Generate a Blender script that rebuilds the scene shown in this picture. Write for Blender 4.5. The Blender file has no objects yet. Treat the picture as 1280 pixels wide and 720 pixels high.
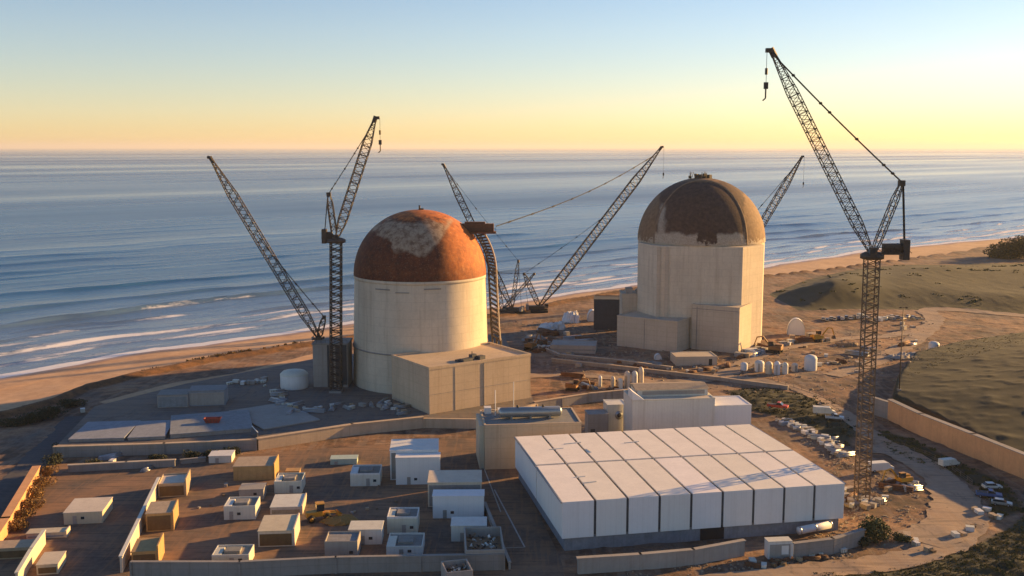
import bpy, math, random
import numpy as np
from mathutils import Vector, Matrix
R = math.radians
rnd = random.Random(7)
sc = bpy.context.scene
col = sc.collection

# ------------------------------------------------------------------ camera
CW, CH, F, CAMH = 1280.0, 720.0, 1300.0, 90.0
PITCH = math.atan(176.0 / F)
ct, st = math.cos(PITCH), math.sin(PITCH)
cd = bpy.data.cameras.new('camera'); cam = bpy.data.objects.new('camera', cd); col.objects.link(cam)
cam.location = (0, 0, CAMH); cam.rotation_euler = (R(90) - PITCH, 0, 0)
cd.sensor_width = 36; cd.lens = 36 * F / CW; cd.clip_start = 1; cd.clip_end = 200000
sc.camera = cam

def ray(px, py):
    return (px - CW / 2, F * ct + (CH / 2 - py) * st, -F * st + (CH / 2 - py) * ct)
def P(px, py, z=0.0):
    """real position of a spot read off the photograph, on the level z"""
    a, b, c = ray(px, py); t = (z - CAMH) / c
    return Vector((a * t, b * t, z))
def W(px, py, Y):
    """real position at the distance Y"""
    a, b, c = ray(px, py); t = Y / b
    return Vector((a * t, Y, CAMH + c * t))

# ------------------------------------------------------------------ sun and sky
SUN_AZ, SUN_EL = R(27), R(12)          # az counted from +X towards +Y
sdir = Vector((math.cos(SUN_EL) * math.cos(SUN_AZ), math.cos(SUN_EL) * math.sin(SUN_AZ), math.sin(SUN_EL)))
sl = bpy.data.lights.new('sun', 'SUN'); so = bpy.data.objects.new('sun', sl); col.objects.link(so)
sl.energy = 5.0; sl.angle = R(0.6); sl.color = (1.0, 0.58, 0.20)
so.rotation_euler = sdir.to_track_quat('Z', 'Y').to_euler(); so.location = (300, 200, 300)
w = bpy.data.worlds.new('World'); sc.world = w; w.use_nodes = True
nt = w.node_tree; bg = nt.nodes['Background']
sky = nt.nodes.new('ShaderNodeTexSky'); sky.sky_type = 'NISHITA'; sky.sun_disc = False
sky.sun_elevation = SUN_EL; sky.sun_rotation = R(90) - SUN_AZ
sky.altitude = 100; sky.air_density = 1.0; sky.dust_density = 0.15; sky.ozone_density = 1.5
hsv = nt.nodes.new('ShaderNodeHueSaturation'); hsv.inputs['Saturation'].default_value = 1.2; nt.links.new(sky.outputs[0], hsv.inputs['Color'])
mx_ = nt.nodes.new('ShaderNodeMix'); mx_.data_type = 'RGBA'; mx_.blend_type = 'MULTIPLY'; mx_.inputs[0].default_value = 1; mx_.inputs[7].default_value = (1.0, .91, 1.04, 1)
nt.links.new(hsv.outputs[0], mx_.inputs[6]); nt.links.new(mx_.outputs[2], bg.inputs[0]); bg.inputs[1].default_value = 0.068
sc.view_settings.view_transform = 'Standard'; sc.view_settings.look = 'None'
sc.view_settings.exposure = 1.3; sc.view_settings.gamma = 1

# ------------------------------------------------------------------ mesh builder
class MB:
    def __init__(s): s.v = []; s.f = []; s.sm = []
    def add(s, vs, fs, smooth=False):
        n = len(s.v); s.v += [tuple(v) for v in vs]
        for f in fs: s.f.append(tuple(i + n for i in f)); s.sm.append(smooth)
        return s
    def box(s, cx, cy, z0, sx, sy, sz, rot=0.0, taper=1.0):
        """box standing on z0, centred on cx, cy"""
        c, si = math.cos(rot), math.sin(rot); vs = []
        for z, k in ((z0, 1.0), (z0 + sz, taper)):
            for x, y in ((-1, -1), (1, -1), (1, 1), (-1, 1)):
                X, Y = x * sx / 2 * k, y * sy / 2 * k
                vs.append((cx + X * c - Y * si, cy + X * si + Y * c, z))
        return s.add(vs, [(3, 2, 1, 0), (4, 5, 6, 7), (0, 1, 5, 4), (1, 2, 6, 5), (2, 3, 7, 6), (3, 0, 4, 7)])
    def slab(s, x0, x1, y0, y1, z0, z1): return s.box((x0 + x1) / 2, (y0 + y1) / 2, z0, x1 - x0, y1 - y0, z1 - z0)
    def bar(s, p, q, r, n=4, r2=None, caps=True, smooth=None):
        p, q = Vector(p), Vector(q); d = q - p
        if d.length < 1e-6: return s
        d.normalize(); up = Vector((0, 0, 1)) if abs(d.z) < .95 else Vector((1, 0, 0))
        a = d.cross(up).normalized(); b = d.cross(a); r2 = r if r2 is None else r2
        vs = []
        for o, rr in ((p, r), (q, r2)):
            for k in range(n):
                t = 2 * math.pi * (k + .5) / n
                vs.append(o + a * math.cos(t) * rr + b * math.sin(t) * rr)
        fs = [(k, (k + 1) % n, n + (k + 1) % n, n + k) for k in range(n)]
        if caps: fs += [tuple(reversed(range(n))), tuple(range(n, 2 * n))]
        return s.add(vs, fs, n > 6 if smooth is None else smooth)
    def path(s, pts, r, n=6):
        for a, b in zip(pts[:-1], pts[1:]): s.bar(a, b, r, n, caps=True)
        return s
    def prism(s, poly, z0, z1):
        n = len(poly); vs = [(x, y, z0) for x, y in poly] + [(x, y, z1) for x, y in poly]
        fs = [(i, (i + 1) % n, n + (i + 1) % n, n + i) for i in range(n)]
        return s.add(vs, fs + [tuple(reversed(range(n))), tuple(range(n, 2 * n))])
    def lathe(s, prof, seg=64, a0=0.0, a1=2 * math.pi, smooth=True, cx=0, cy=0):
        full = abs(a1 - a0 - 2 * math.pi) < 1e-6; m = seg if full else seg + 1; vs = []
        for r, z in prof:
            for k in range(m):
                t = a0 + (a1 - a0) * k / seg; vs.append((cx + r * math.cos(t), cy + r * math.sin(t), z))
        fs = []
        for i in range(len(prof) - 1):
            for k in range(seg):
                k2 = (k + 1) % m; fs.append((i * m + k, i * m + k2, (i + 1) * m + k2, (i + 1) * m + k))
        return s.add(vs, fs, smooth)
    def lattice(s, p, q, w0, w1, bays, rc=.16, rb=.09, mid=None, side=None):
        """four chord lattice boom from p to q; widths w0 at the ends and w1 in the middle"""
        p, q = Vector(p), Vector(q); d = (q - p); L = d.length; d.normalize()
        up = Vector(side) if side is not None else (Vector((0, 0, 1)) if abs(d.z) < .95 else Vector((0, 1, 0)))
        a = d.cross(up).normalized(); b = d.cross(a).normalized()
        def wd(t):
            if t < .14: return w0[0] + (w1 - w0[0]) * t / .14
            if t > .8: return w1 + (w0[1] - w1) * (t - .8) / .2
            return w1
        C = []
        for i in range(bays + 1):
            t = i / bays; h = wd(t) / 2; o = p + d * (L * t)
            C.append([o + a * h + b * h, o - a * h + b * h, o - a * h - b * h, o + a * h - b * h])
        for k in range(4):
            for i in range(bays):
                s.bar(C[i][k], C[i + 1][k], rc, 4, caps=False)
                k2 = (k + 1) % 4
                if i % 2: s.bar(C[i][k], C[i + 1][k2], rb, 3, caps=False)
                else: s.bar(C[i][k2], C[i + 1][k], rb, 3, caps=False)
                if i % 2 == 0: s.bar(C[i][k], C[i][k2], rb, 3, caps=False)
        return s
    def blob(s, cx, cy, cz, rx, ry, rz, seg=10, rings=6, jit=.15, rr=None):
        rr = rr or rnd; prof = []; vs = []; fs = []
        for i in range(rings + 1):
            ph = -math.pi / 2 + math.pi * i / rings
            for k in range(seg):
                t = 2 * math.pi * k / seg; j = 1 + rr.uniform(-jit, jit)
                vs.append((cx + rx * math.cos(ph) * math.cos(t) * j, cy + ry * math.cos(ph) * math.sin(t) * j, cz + rz * math.sin(ph) * (j if 0 < i < rings else 1)))
        for i in range(rings):
            for k in range(seg):
                k2 = (k + 1) % seg; fs.append((i * seg + k, i * seg + k2, (i + 1) * seg + k2, (i + 1) * seg + k))
        return s.add(vs, fs, False)
    def build(s, name, mt, parent=None, bevel=0.0):
        me = bpy.data.meshes.new(name); me.from_pydata(s.v, [], s.f)
        me.polygons.foreach_set('use_smooth', s.sm); me.update()
        if mt: me.materials.append(mt)
        o = bpy.data.objects.new(name, me); col.objects.link(o)
        if parent: o.parent = parent
        if bevel:
            b = o.modifiers.new('bevel', 'BEVEL'); b.width = bevel; b.segments = 2; b.limit_method = 'ANGLE'
        return o

def tag(o, label=None, cat=None, group=None, kind=None):
    if label: o['label'] = label
    if cat: o['category'] = cat
    if group: o['group'] = group
    if kind: o['kind'] = kind
    return o
def thing(name, label, cat, loc=(0, 0, 0), rz=0.0, group=None):
    o = bpy.data.objects.new(name, None); col.objects.link(o); o.empty_display_size = .5
    o.location = loc; o.rotation_euler = (0, 0, rz)
    return tag(o, label, cat, group)
KIDS = {}
def dup(root, loc, rz=None, label=None, group=None, sc_=None):
    r = root.copy(); col.objects.link(r); r.location = loc
    if rz is not None: r.rotation_euler = (0, 0, rz)
    if label: r['label'] = label
    if group: r['group'] = group
    if sc_: r.scale = (sc_,) * 3 if not isinstance(sc_, tuple) else sc_
    for ch in list(root.children):
        c = ch.copy(); col.objects.link(c); c.parent = r
        for g in list(ch.children):
            d = g.copy(); col.objects.link(d); d.parent = c
    return r

# ------------------------------------------------------------------ materials
def new_mat(name):
    m = bpy.data.materials.new(name); m.use_nodes = True; t = m.node_tree
    return m, t, t.nodes['Principled BSDF'], t.links
def N(t, kind, **kw):
    n = t.nodes.new(kind)
    for k, v in kw.items():
        if k in n.inputs: n.inputs[k].default_value = v
        else: setattr(n, k, v)
    return n
def ramp(t, fac, stops):
    r = t.nodes.new('ShaderNodeValToRGB'); t.links.new(fac, r.inputs[0]); e = r.color_ramp.elements
    while len(e) < len(stops): e.new(.5)
    for x, (p, c) in zip(e, stops):
        x.position = p; x.color = (*c, 1) if isinstance(c, tuple) else (c, c, c, 1)
    return r.outputs[0]
def mixc(t, fac, a, b, mode='MIX'):
    m = t.nodes.new('ShaderNodeMix'); m.data_type = 'RGBA'; m.blend_type = mode; m.clamp_factor = True
    for i, v in ((0, fac), (6, a), (7, b)):
        if isinstance(v, (int, float)): m.inputs[i].default_value = v
        elif isinstance(v, tuple): m.inputs[i].default_value = (*v, 1)
        else: t.links.new(v, m.inputs[i])
    return m.outputs[2]
def math_(t, op, a, b=None, c=None, clamp=False):
    n = t.nodes.new('ShaderNodeMath'); n.operation = op; n.use_clamp = clamp
    for i, v in enumerate((a, b, c)):
        if v is None: continue
        if isinstance(v, (int, float)): n.inputs[i].default_value = v
        else: t.links.new(v, n.inputs[i])
    return n.outputs[0]
def noise(t, vec, scale, detail=4, rough=.6, stretch=None):
    n = N(t, 'ShaderNodeTexNoise', Scale=scale, Detail=detail, Roughness=rough)
    if stretch:
        m = t.nodes.new('ShaderNodeMapping'); m.inputs['Scale'].default_value = stretch
        t.links.new(vec, m.inputs[0]); vec = m.outputs[0]
    t.links.new(vec, n.inputs['Vector']); return n.outputs[0]
def bump(t, b, h, strength=.3, dist=.1):
    n = N(t, 'ShaderNodeBump', Strength=strength, Distance=dist)
    t.links.new(h, n.inputs['Height']); t.links.new(n.outputs[0], b.inputs['Normal'])

def plain(name, c, rough=.7, metal=0.0, var=.25, scale=.6, stain=.0, bmp=.15, piece=.10):
    """painted / bare surface with uneven tone, grime streaks and a little relief"""
    m, t, b, l = new_mat(name); tc = N(t, 'ShaderNodeTexCoord').outputs['Object']
    n1 = noise(t, tc, scale, 5); n2 = noise(t, tc, scale * 5, 4, .65)
    lo = tuple(x * (1 - var) for x in c); hi = tuple(min(x * (1 + var * .6), .92) for x in c)
    cc = ramp(t, math_(t, 'ADD', math_(t, 'MULTIPLY', n1, .65), math_(t, 'MULTIPLY', n2, .35)), [(.32, lo), (.66, hi)])
    if stain:
        s1 = noise(t, tc, .9, 5, .7, (1.6, 1.6, .12)); f = ramp(t, s1, [(.48, 0.0), (.72, 1.0)])
        cc = mixc(t, math_(t, 'MULTIPLY', f, stain), cc, tuple(x * k for x, k in zip(c, (.42, .36, .3))))
    if piece:      # pieces of one kind never weather quite alike
        oi = N(t, 'ShaderNodeObjectInfo').outputs['Random']; k = math_(t, 'ADD', 1 - piece, math_(t, 'MULTIPLY', oi, piece))
        cb = N(t, 'ShaderNodeCombineXYZ'); l.new(k, cb.inputs[0]); l.new(k, cb.inputs[1]); l.new(math_(t, 'MULTIPLY', k, k), cb.inputs[2])
        cc = mixc(t, 1.0, cc, cb.outputs[0], 'MULTIPLY')
    l.new(cc, b.inputs['Base Color']); b.inputs['Roughness'].default_value = rough; b.inputs['Metallic'].default_value = metal
    bump(t, b, n2, bmp, .05)
    return m
def concrete(name, c, cell=(5, 2.2), cyl=False, lines=.35, stain=.3, var=.18, rough=.85, piece=0.0):
    m, t, b, l = new_mat(name); tc = N(t, 'ShaderNodeTexCoord').outputs['Object']
    sp = N(t, 'ShaderNodeSeparateXYZ'); l.new(tc, sp.inputs[0])
    if cyl: u = math_(t, 'MULTIPLY', math_(t, 'ARCTAN2', sp.outputs[1], sp.outputs[0]), 25.0)
    else: u = math_(t, 'ADD', sp.outputs[0], sp.outputs[1])
    cb = N(t, 'ShaderNodeCombineXYZ'); l.new(u, cb.inputs[0]); l.new(sp.outputs[2], cb.inputs[1])
    br = N(t, 'ShaderNodeTexBrick', Scale=1.0); br.offset = .5 if cyl else 0.0
    br.inputs['Mortar Size'].default_value = .07; br.inputs['Mortar Smooth'].default_value = .4
    br.inputs['Brick Width'].default_value = cell[0]; br.inputs['Row Height'].default_value = cell[1]
    br.inputs['Color1'].default_value = (.35, .35, .35, 1); br.inputs['Color2'].default_value = (.65, .65, .65, 1); br.inputs['Mortar'].default_value = (.5, .5, .5, 1)
    l.new(cb.outputs[0], br.inputs['Vector'])
    n1 = noise(t, tc, .09, 5); n2 = noise(t, tc, .9, 6, .7)
    v = math_(t, 'ADD', math_(t, 'MULTIPLY', n1, .5), math_(t, 'MULTIPLY', n2, .35))
    v = math_(t, 'ADD', v, math_(t, 'MULTIPLY', br.outputs[0], .15))
    cc = ramp(t, v, [(.33, tuple(x * (1 - var) for x in c)), (.66, tuple(x * (1 + var * .7) for x in c))])
    cc = mixc(t, math_(t, 'MULTIPLY', br.outputs[1], lines), cc, tuple(x * .45 for x in c))
    s1 = noise(t, tc, .35, 6, .7, (1.3, 1.3, .07)); f = ramp(t, s1, [(.5, 0.0), (.75, 1.0)])
    cc = mixc(t, math_(t, 'MULTIPLY', f, stain), cc, (c[0] * .5, c[1] * .42, c[2] * .34))
    if piece:
        oi = N(t, 'ShaderNodeObjectInfo').outputs['Random']; k = math_(t, 'ADD', 1 - piece, math_(t, 'MULTIPLY', oi, piece))
        cb2 = N(t, 'ShaderNodeCombineXYZ'); l.new(k, cb2.inputs[0]); l.new(k, cb2.inputs[1]); l.new(math_(t, 'MULTIPLY', k, k), cb2.inputs[2])
        cc = mixc(t, 1.0, cc, cb2.outputs[0], 'MULTIPLY')
    l.new(cc, b.inputs['Base Color']); b.inputs['Roughness'].default_value = rough
    bump(t, b, n2, .25, .12)
    return m
# ------------------------------------------------------------------ coast line and terrain
ZS = -6.0
coast_px = [(0, 473), (100, 455), (200, 438), (300, 425), (390, 412), (620, 383), (760, 361), (950, 335), (1100, 312), (1280, 296)]
inner_px = [(0, 529), (60, 513), (100, 493), (150, 481), (220, 466), (390, 437), (620, 400), (770, 370), (960, 351), (1050, 340), (1150, 326), (1280, 306)]
cA, cB = P(0, 473, ZS), P(1280, 296, ZS)
cdx = (cB - cA).normalized(); PHI = math.atan2(cdx.y, cdx.x)
cu = np.array([cdx.x, cdx.y]); cn = np.array([-cdx.y, cdx.x])
def uv(p): q = np.array([p[0], p[1]]); return float(q @ cu), float(q @ cn)
cu_pts = sorted(uv(P(x, y, ZS)) for x, y in coast_px)
in_pts = sorted(uv(P(x, y, -4.3)) for x, y in inner_px)
def coastV(u):
    xs = np.array([p[0] for p in cu_pts]); ys = np.array([p[1] for p in cu_pts])
    return np.interp(u, xs, ys) + 1.6 * np.sin(u / 23.0) + 1.1 * np.sin(u / 9.7 + 1)
def innerV(u):
    xs = np.array([p[0] for p in in_pts]); ys = np.array([p[1] for p in in_pts])
    return np.interp(u, xs, ys) + 1.2 * np.sin(u / 17.0 + 2) + .8 * np.sin(u / 6.1)
def sn(x, y, wl, seed, octs=4):
    """cheap smooth noise from rotated sines, about -1..1"""
    r = np.random.RandomState(seed); o = 0; amp = 1; tot = 0
    for k in range(octs):
        for j in range(3):
            a, ph = r.uniform(0, 6.28), r.uniform(0, 6.28); f = 2 * np.pi / wl * r.uniform(.75, 1.3)
            o = o + amp * np.sin((x * np.cos(a) + y * np.sin(a)) * f + ph + 1.3 * np.sin((x * np.sin(a) - y * np.cos(a)) * f * .6 + ph))
        tot += amp * 1.9; amp *= .55; wl *= .48
    return o / tot
def ss(a, b, x): t = np.clip((x - a) / (b - a), 0, 1); return t * t * (3 - 2 * t)
def inpoly(X, Y, poly):
    ins = np.zeros(X.shape, bool); n = len(poly)
    for i in range(n):
        x1, y1 = poly[i]; x2, y2 = poly[(i + 1) % n]
        if y1 == y2: continue
        c = ((y1 > Y) != (y2 > Y)) & (X < (x2 - x1) * (Y - y1) / (y2 - y1) + x1); ins ^= c
    return ins
def pdist(X, Y, poly, closed=True):
    """distance to the outline; positive inside when closed"""
    d = np.full(X.shape, 1e9); n = len(poly)
    for i in range(n if closed else n - 1):
        x1, y1 = poly[i]; x2, y2 = poly[(i + 1) % n]; dx, dy = x2 - x1, y2 - y1; L = dx * dx + dy * dy + 1e-9
        t = np.clip(((X - x1) * dx + (Y - y1) * dy) / L, 0, 1)
        d = np.minimum(d, np.hypot(X - x1 - t * dx, Y - y1 - t * dy))
    return np.where(inpoly(X, Y, poly), d, -d) if closed else d
def pp(lst, z=0.0): return [tuple(P(x, y, z))[:2] for x, y in lst]

field = pp([(962, 368), (1000, 388), (1060, 386), (1155, 387), (1280, 394), (1500, 400), (1700, 330), (1280, 329), (1180, 331), (1130, 331), (1075, 336), (1010, 350)])
mound = pp([(966, 366), (1000, 387), (1060, 385), (1100, 383), (1120, 372), (1110, 340), (1060, 338), (1010, 350)])
slope = pp([(1112, 512), (1118, 486), (1140, 455), (1200, 440), (1280, 428), (1500, 415), (1900, 520), (1500, 690), (1290, 602), (1180, 548)])
fore = pp([(960, 790), (1010, 716), (1080, 716), (1150, 706), (1215, 684), (1260, 660), (1300, 630), (1500, 660), (1500, 800)])
scrub1 = pp([(905, 488), (960, 484), (1040, 500), (1075, 540), (1060, 560), (1000, 528), (930, 512)])
scrub2 = pp([(1090, 535), (1140, 548), (1200, 578), (1260, 604), (1285, 640), (1240, 650), (1225, 610), (1180, 590), (1110, 565)])
yard = pp([(-60, 620), (40, 580), (80, 580), (220, 574), (420, 560), (560, 548), (600, 548), (640, 570), (672, 640), (700, 696), (712, 740), (712, 800), (-160, 800), (-160, 690)])
dirt_pads = pp([(640, 420), (700, 430), (840, 440), (1010, 470), (1060, 500), (1010, 540), (960, 500), (660, 520), (660, 440)])
road_like = []

def height(X, Y):
    u = X * cu[0] + Y * cu[1]; v = X * cn[0] + Y * cn[1]
    cv = coastV(u); iv = np.minimum(innerV(u), cv - 12); shore = v - cv
    bw = cv - iv; t = np.clip(-shore / bw, 0, 1)
    beach = ZS + 1.75 * t ** .85 - .25 * ss(.3, .36, t) * (1 - ss(.45, .7, t)) + .05 * sn(X, Y, 30, 3)
    sea = ZS - .035 * np.clip(shore, 0, 400)
    inland = iv - v
    k = ss(0, 7, inland)
    site = -.10 + .07 * sn(X, Y, 9, 5) + .0 * X
    z = np.where(shore > 0, sea, np.where(inland < 0, beach, beach * (1 - k) + site * k + 1.0 * k * (1 - k) * 4 * (.5 + .5 * sn(X, Y, 5, 9)) + 1.6 * ss(3, 7, inland) * (1 - ss(8, 13, inland)))) 
    near = ss(12, 30, inland)
    d = pdist(X, Y, field); f = ss(0, 60, d); z = z + f * near * (5 + 1.0 * sn(X, Y, 150, 11, 2))
    d = pdist(X, Y, mound); f = ss(-2, 38, d); z = z + f * near * (6.5 + .3 * sn(X, Y, 45, 12, 2))
    d = pdist(X, Y, slope); f = np.clip(d / 70, 0, 1); z = z + ss(0, 1.2, d) * 5.3 + f * 8 + ss(0, 15, d) * .15 * sn(X, Y, 50, 13, 2)
    d = pdist(X, Y, fore); f = ss(-1, 16, d); z = z + f * (2.2 + .7 * sn(X, Y, 10, 14))
    for pl in (scrub1, scrub2):
        d = pdist(X, Y, pl); z = z + ss(0, 7, d) * (.6 + .6 * sn(X, Y, 7, 15))
    # rough ground between the roads, flat under the yard
    rough = ss(-2, 6, -pdist(X, Y, yard)) * near
    z = z + rough * np.clip(sn(X, Y, 13, 21), 0, 1) * .35 * ss(640 / 1300, .6, X / np.maximum(Y, 1) + .5)
    z = np.where(inpoly(X, Y, yard), -.08, z)
    return z
def gz(x, y):
    i = min(max(int(np.searchsorted(gxs, x)) - 1, 0), len(gxs) - 2); j = min(max(int(np.searchsorted(gys, y)) - 1, 0), len(gys) - 2)
    a = min(max((x - gxs[i]) / (gxs[i + 1] - gxs[i]), 0), 1); b = min(max((y - gys[j]) / (gys[j + 1] - gys[j]), 0), 1)
    return float((Z[j, i] * (1 - a) + Z[j, i + 1] * a) * (1 - b) + (Z[j + 1, i] * (1 - a) + Z[j + 1, i + 1] * a) * b)
def G(px, py):
    """point on the terrain seen at px, py"""
    z = 0.0
    for _ in range(8):
        p = P(px, py, z); z = gz(p.x, p.y)
    return P(px, py, z)

def axis(a, b, step, lo, hi, g=1.09):
    c = list(np.arange(a, b, step)); s = step; x = c[-1]
    while x < hi: s *= g; x += s; c.append(x)
    s = step; x = c[0]; pre = []
    while x > lo: s *= g; x -= s; pre.append(x)
    return np.array(pre[::-1] + c)
def grid_mesh(name, X, Y, Z, mt, attrs=None):
    ny, nx = X.shape; v = np.stack([X, Y, Z], -1).reshape(-1, 3).astype(np.float32)
    i = np.arange(ny * nx).reshape(ny, nx)
    q = np.stack([i[:-1, :-1], i[:-1, 1:], i[1:, 1:], i[1:, :-1]], -1).reshape(-1, 4)
    me = bpy.data.meshes.new(name); me.vertices.add(len(v)); me.vertices.foreach_set('co', v.ravel())
    me.loops.add(q.size); me.loops.foreach_set('vertex_index', q.ravel().astype(np.int32))
    me.polygons.add(len(q)); me.polygons.foreach_set('loop_start', np.arange(0, q.size, 4, dtype=np.int32))
    me.update(calc_edges=True); me.polygons.foreach_set('use_smooth', np.ones(len(q), bool))
    for n, a in (attrs or {}).items():
        at = me.attributes.new(n, 'FLOAT', 'POINT'); at.data.foreach_set('value', a.reshape(-1).astype(np.float32))
    me.materials.append(mt); me.validate()
    o = bpy.data.objects.new(name, me); col.objects.link(o); return o

# ground material: zones of sand, bare earth, grass and gravel with ragged borders
def ground_mat():
    m, t, b, l = new_mat('ground'); tc = N(t, 'ShaderNodeTexCoord').outputs['Object']
    def at(n): a = N(t, 'ShaderNodeAttribute', attribute_name=n); return a.outputs['Fac']
    nb = noise(t, tc, .045, 6, .6); nm = noise(t, tc, .28, 6, .65); nf = noise(t, tc, 1.6, 5, .7)
    edge = math_(t, 'SUBTRACT', nm, .5)
    def zone(n, k=1.6): return math_(t, 'ADD', math_(t, 'MULTIPLY', math_(t, 'SUBTRACT', at(n), .5), 3.0), math_(t, 'ADD', math_(t, 'MULTIPLY', edge, k), .5), clamp=True)
    earth = ramp(t, math_(t, 'ADD', math_(t, 'MULTIPLY', nb, .6), math_(t, 'MULTIPLY', nm, .4)), [(.38, (.045, .026, .015)), (.46, (.14, .072, .038)), (.53, (.29, .150, .074)), (.63, (.42, .25, .135))])
    earth = mixc(t, ramp(t, nf, [(.3, .5), (.62, 0.0)]), earth, (.06, .045, .035))
    # wheel ruts, long and thin
    rt = noise(t, tc, .5, 4, .5, (1.0, .10, 1)); rt2 = noise(t, tc, .5, 4, .5, (.12, 1.0, 1))
    earth = mixc(t, math_(t, 'MULTIPLY', ramp(t, rt, [(.52, 0.0), (.60, 1.0)]), .35), earth, (.30, .22, .16))
    earth = mixc(t, math_(t, 'MULTIPLY', ramp(t, rt2, [(.54, 0.0), (.60, 1.0)]), .4), earth, (.09, .065, .05))
    gravel = ramp(t, nm, [(.35, (.08, .07, .062)), (.65, (.19, .155, .13))])
    gravel = mixc(t, ramp(t, nf, [(.4, .6), (.6, 0.0)]), gravel, (.07, .06, .055))
    grass = ramp(t, math_(t, 'ADD', math_(t, 'MULTIPLY', nb, .5), math_(t, 'MULTIPLY', nm, .5)), [(.38, (.014, .016, .006)), (.50, (.030, .032, .010)), (.62, (.062, .056, .016)), (.74, (.12, .09, .026))])
    grass = mixc(t, ramp(t, nf, [(.35, .6), (.6, 0.0)]), grass, (.018, .018, .008))
    shaded_turf = ramp(t, nb, [(.4, (.018, .021, .008)), (.65, (.030, .031, .011))])  # darker grass, shade of the slope face painted in; also covers the mound
    sand = ramp(t, math_(t, 'ADD', math_(t, 'MULTIPLY', nb, .5), math_(t, 'MULTIPLY', nm, .5)), [(.38, (.42, .245, .13)), (.62, (.60, .38, .21))])
    wet = mixc(t, 1.0, sand, (.62, .58, .6), 'MULTIPLY')
    bluff = ramp(t, math_(t, 'ADD', math_(t, 'MULTIPLY', nm, .6), math_(t, 'MULTIPLY', nf, .4)), [(.38, (.05, .025, .01)), (.6, (.22, .10, .035))])
    c = mixc(t, zone('gravel'), earth, gravel); c = mixc(t, zone('grass'), c, grass); c = mixc(t, zone('shaded_turf', .6), c, shaded_turf)
    c = mixc(t, zone('sand', .3), c, sand); c = mixc(t, at('wet'), c, wet); c = mixc(t, zone('bluff', 1.2), c, bluff)
    l.new(c, b.inputs['Base Color'])
    l.new(math_(t, 'SUBTRACT', .95, math_(t, 'MULTIPLY', at('wet'), .55)), b.inputs['Roughness'])
    h = math_(t, 'ADD', nm, math_(t, 'MULTIPLY', nf, .5))
    bp = N(t, 'ShaderNodeBump', Distance=.35); l.new(h, bp.inputs['Height'])
    l.new(math_(t, 'SUBTRACT', .55, math_(t, 'MULTIPLY', math_(t, 'MAXIMUM', at('sand'), at('shaded_turf')), .42)), bp.inputs['Strength']); l.new(bp.outputs[0], b.inputs['Normal'])
    return m
gxs = axis(-215, 300, 1.15, -900, 6000); gys = axis(120, 520, 1.15, -1500, 9000, 1.03)
X, Y = np.meshgrid(gxs, gys)
U = X * cu[0] + Y * cu[1]; V = X * cn[0] + Y * cn[1]
keep = None
Z = height(X, Y)
shore = V - coastV(U); inland = np.minimum(innerV(U), coastV(U) - 12) - V
A = {}
A['sand'] = ss(-3, 0, -shore - 0) * ss(-1, 1, -inland) + (shore > 0) * 1.0
A['sand'] = np.maximum(A['sand'], ss(-3, 1, pdist(X, Y, pp([(128, 502), (220, 478), (300, 466), (398, 441), (402, 448), (300, 470), (230, 482), (140, 505)]))))
A['wet'] = 1 - ss(2, 9 + 2 * sn(X, Y, 20, 4), -shore)
A['bluff'] = ss(-.5, 1, inland) * (1 - ss(10, 14, inland)) * ss(-1, 1, 800 - U)
gr = np.maximum(ss(-3, 3, pdist(X, Y, fore)), ss(-3, 3, pdist(X, Y, field)) * 1.4)
strip = pdist(X, Y, pp([(1120, 486), (1140, 455), (1200, 440), (1280, 428), (1500, 415), (1500, 440), (1280, 452), (1200, 468), (1140, 492)]))  # upper strip kept out of the dark grass, painted as the sunlit edge
gr = np.maximum(gr, ss(-1, 2, pdist(X, Y, slope)))
for pl in (scrub1, scrub2): gr = np.maximum(gr, ss(-3, 3, pdist(X, Y, pl)) * .75)
far = ss(0, 60, inland) * ss(900, 1100, np.hypot(X, Y)); gr = np.maximum(gr, far)
behind = ss(-150, -190, Y - 300) ; gr = np.maximum(gr, ss(0, 1, 110 - Y))
A['grass'] = gr
A['shaded_turf'] = np.maximum(ss(-1, 2, pdist(X, Y, slope)) * (1 - ss(-3, 3, strip)), ss(-4, 4, pdist(X, Y, mound)) * 1.0)
A['gravel'] = .3 + .3 * sn(X, Y, 45, 33)
ground = grid_mesh('ground', X, Y, Z, ground_mat(), A); tag(ground, kind='structure')

# ------------------------------------------------------------------ sea
us = axis(-620, 1500, 6.0, -60000, 90000, 1.12); vs_ = axis(-40, 1000, 1.7, -60, 110000, 1.05)
SU, SV = np.meshgrid(us, vs_)       # SV here = distance off the shore line
vv = coastV(SU) * 1.0
fade = 1 - ss(1500, 4000, np.abs(SV)); base = float(np.mean([p[1] for p in cu_pts]))
OV = SV + np.where(fade > 0, vv * fade + base * (1 - fade), base)
near_ = 1 - ss(250, 1100, SV); inn = ss(0, 14, SV)
ph = SV + 7 * sn(SU, SV, 420, 41, 2) + 3.0 * sn(SU, SV * .5, 130, 42, 2)
def crest(p, L, s): return np.power(.5 + .5 * np.cos(2 * np.pi * p / L), s)
H = 1.3 * crest(ph, 62, 3.6) * np.clip(.55 + .9 * sn(SU * .6, SV, 330, 44, 2), .1, 1.3) * near_
H += .32 * crest(ph * 1.0 + 9 * sn(SU, SV, 160, 45, 2), 23, 2.0) * (.6 + .7 * sn(SU, SV, 150, 46, 2)) * near_
def line(d0, wob, seed, width, amp, gap):
    """one breaking wave front at distance d0: a steep crest that comes and goes along its length"""
    d = SV - d0 - wob * sn(SU, SU * 0, 520, seed, 3); on = np.clip(gap + 1.1 * sn(SU, SU * 0, 300, seed + 50, 3), 0, 1)
    prof = np.where(d < 0, np.exp(-(d / (width * .35)) ** 2), np.exp(-(d / width) ** 2))
    return prof * on * amp, on, d
FO = np.zeros_like(SV)
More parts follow.
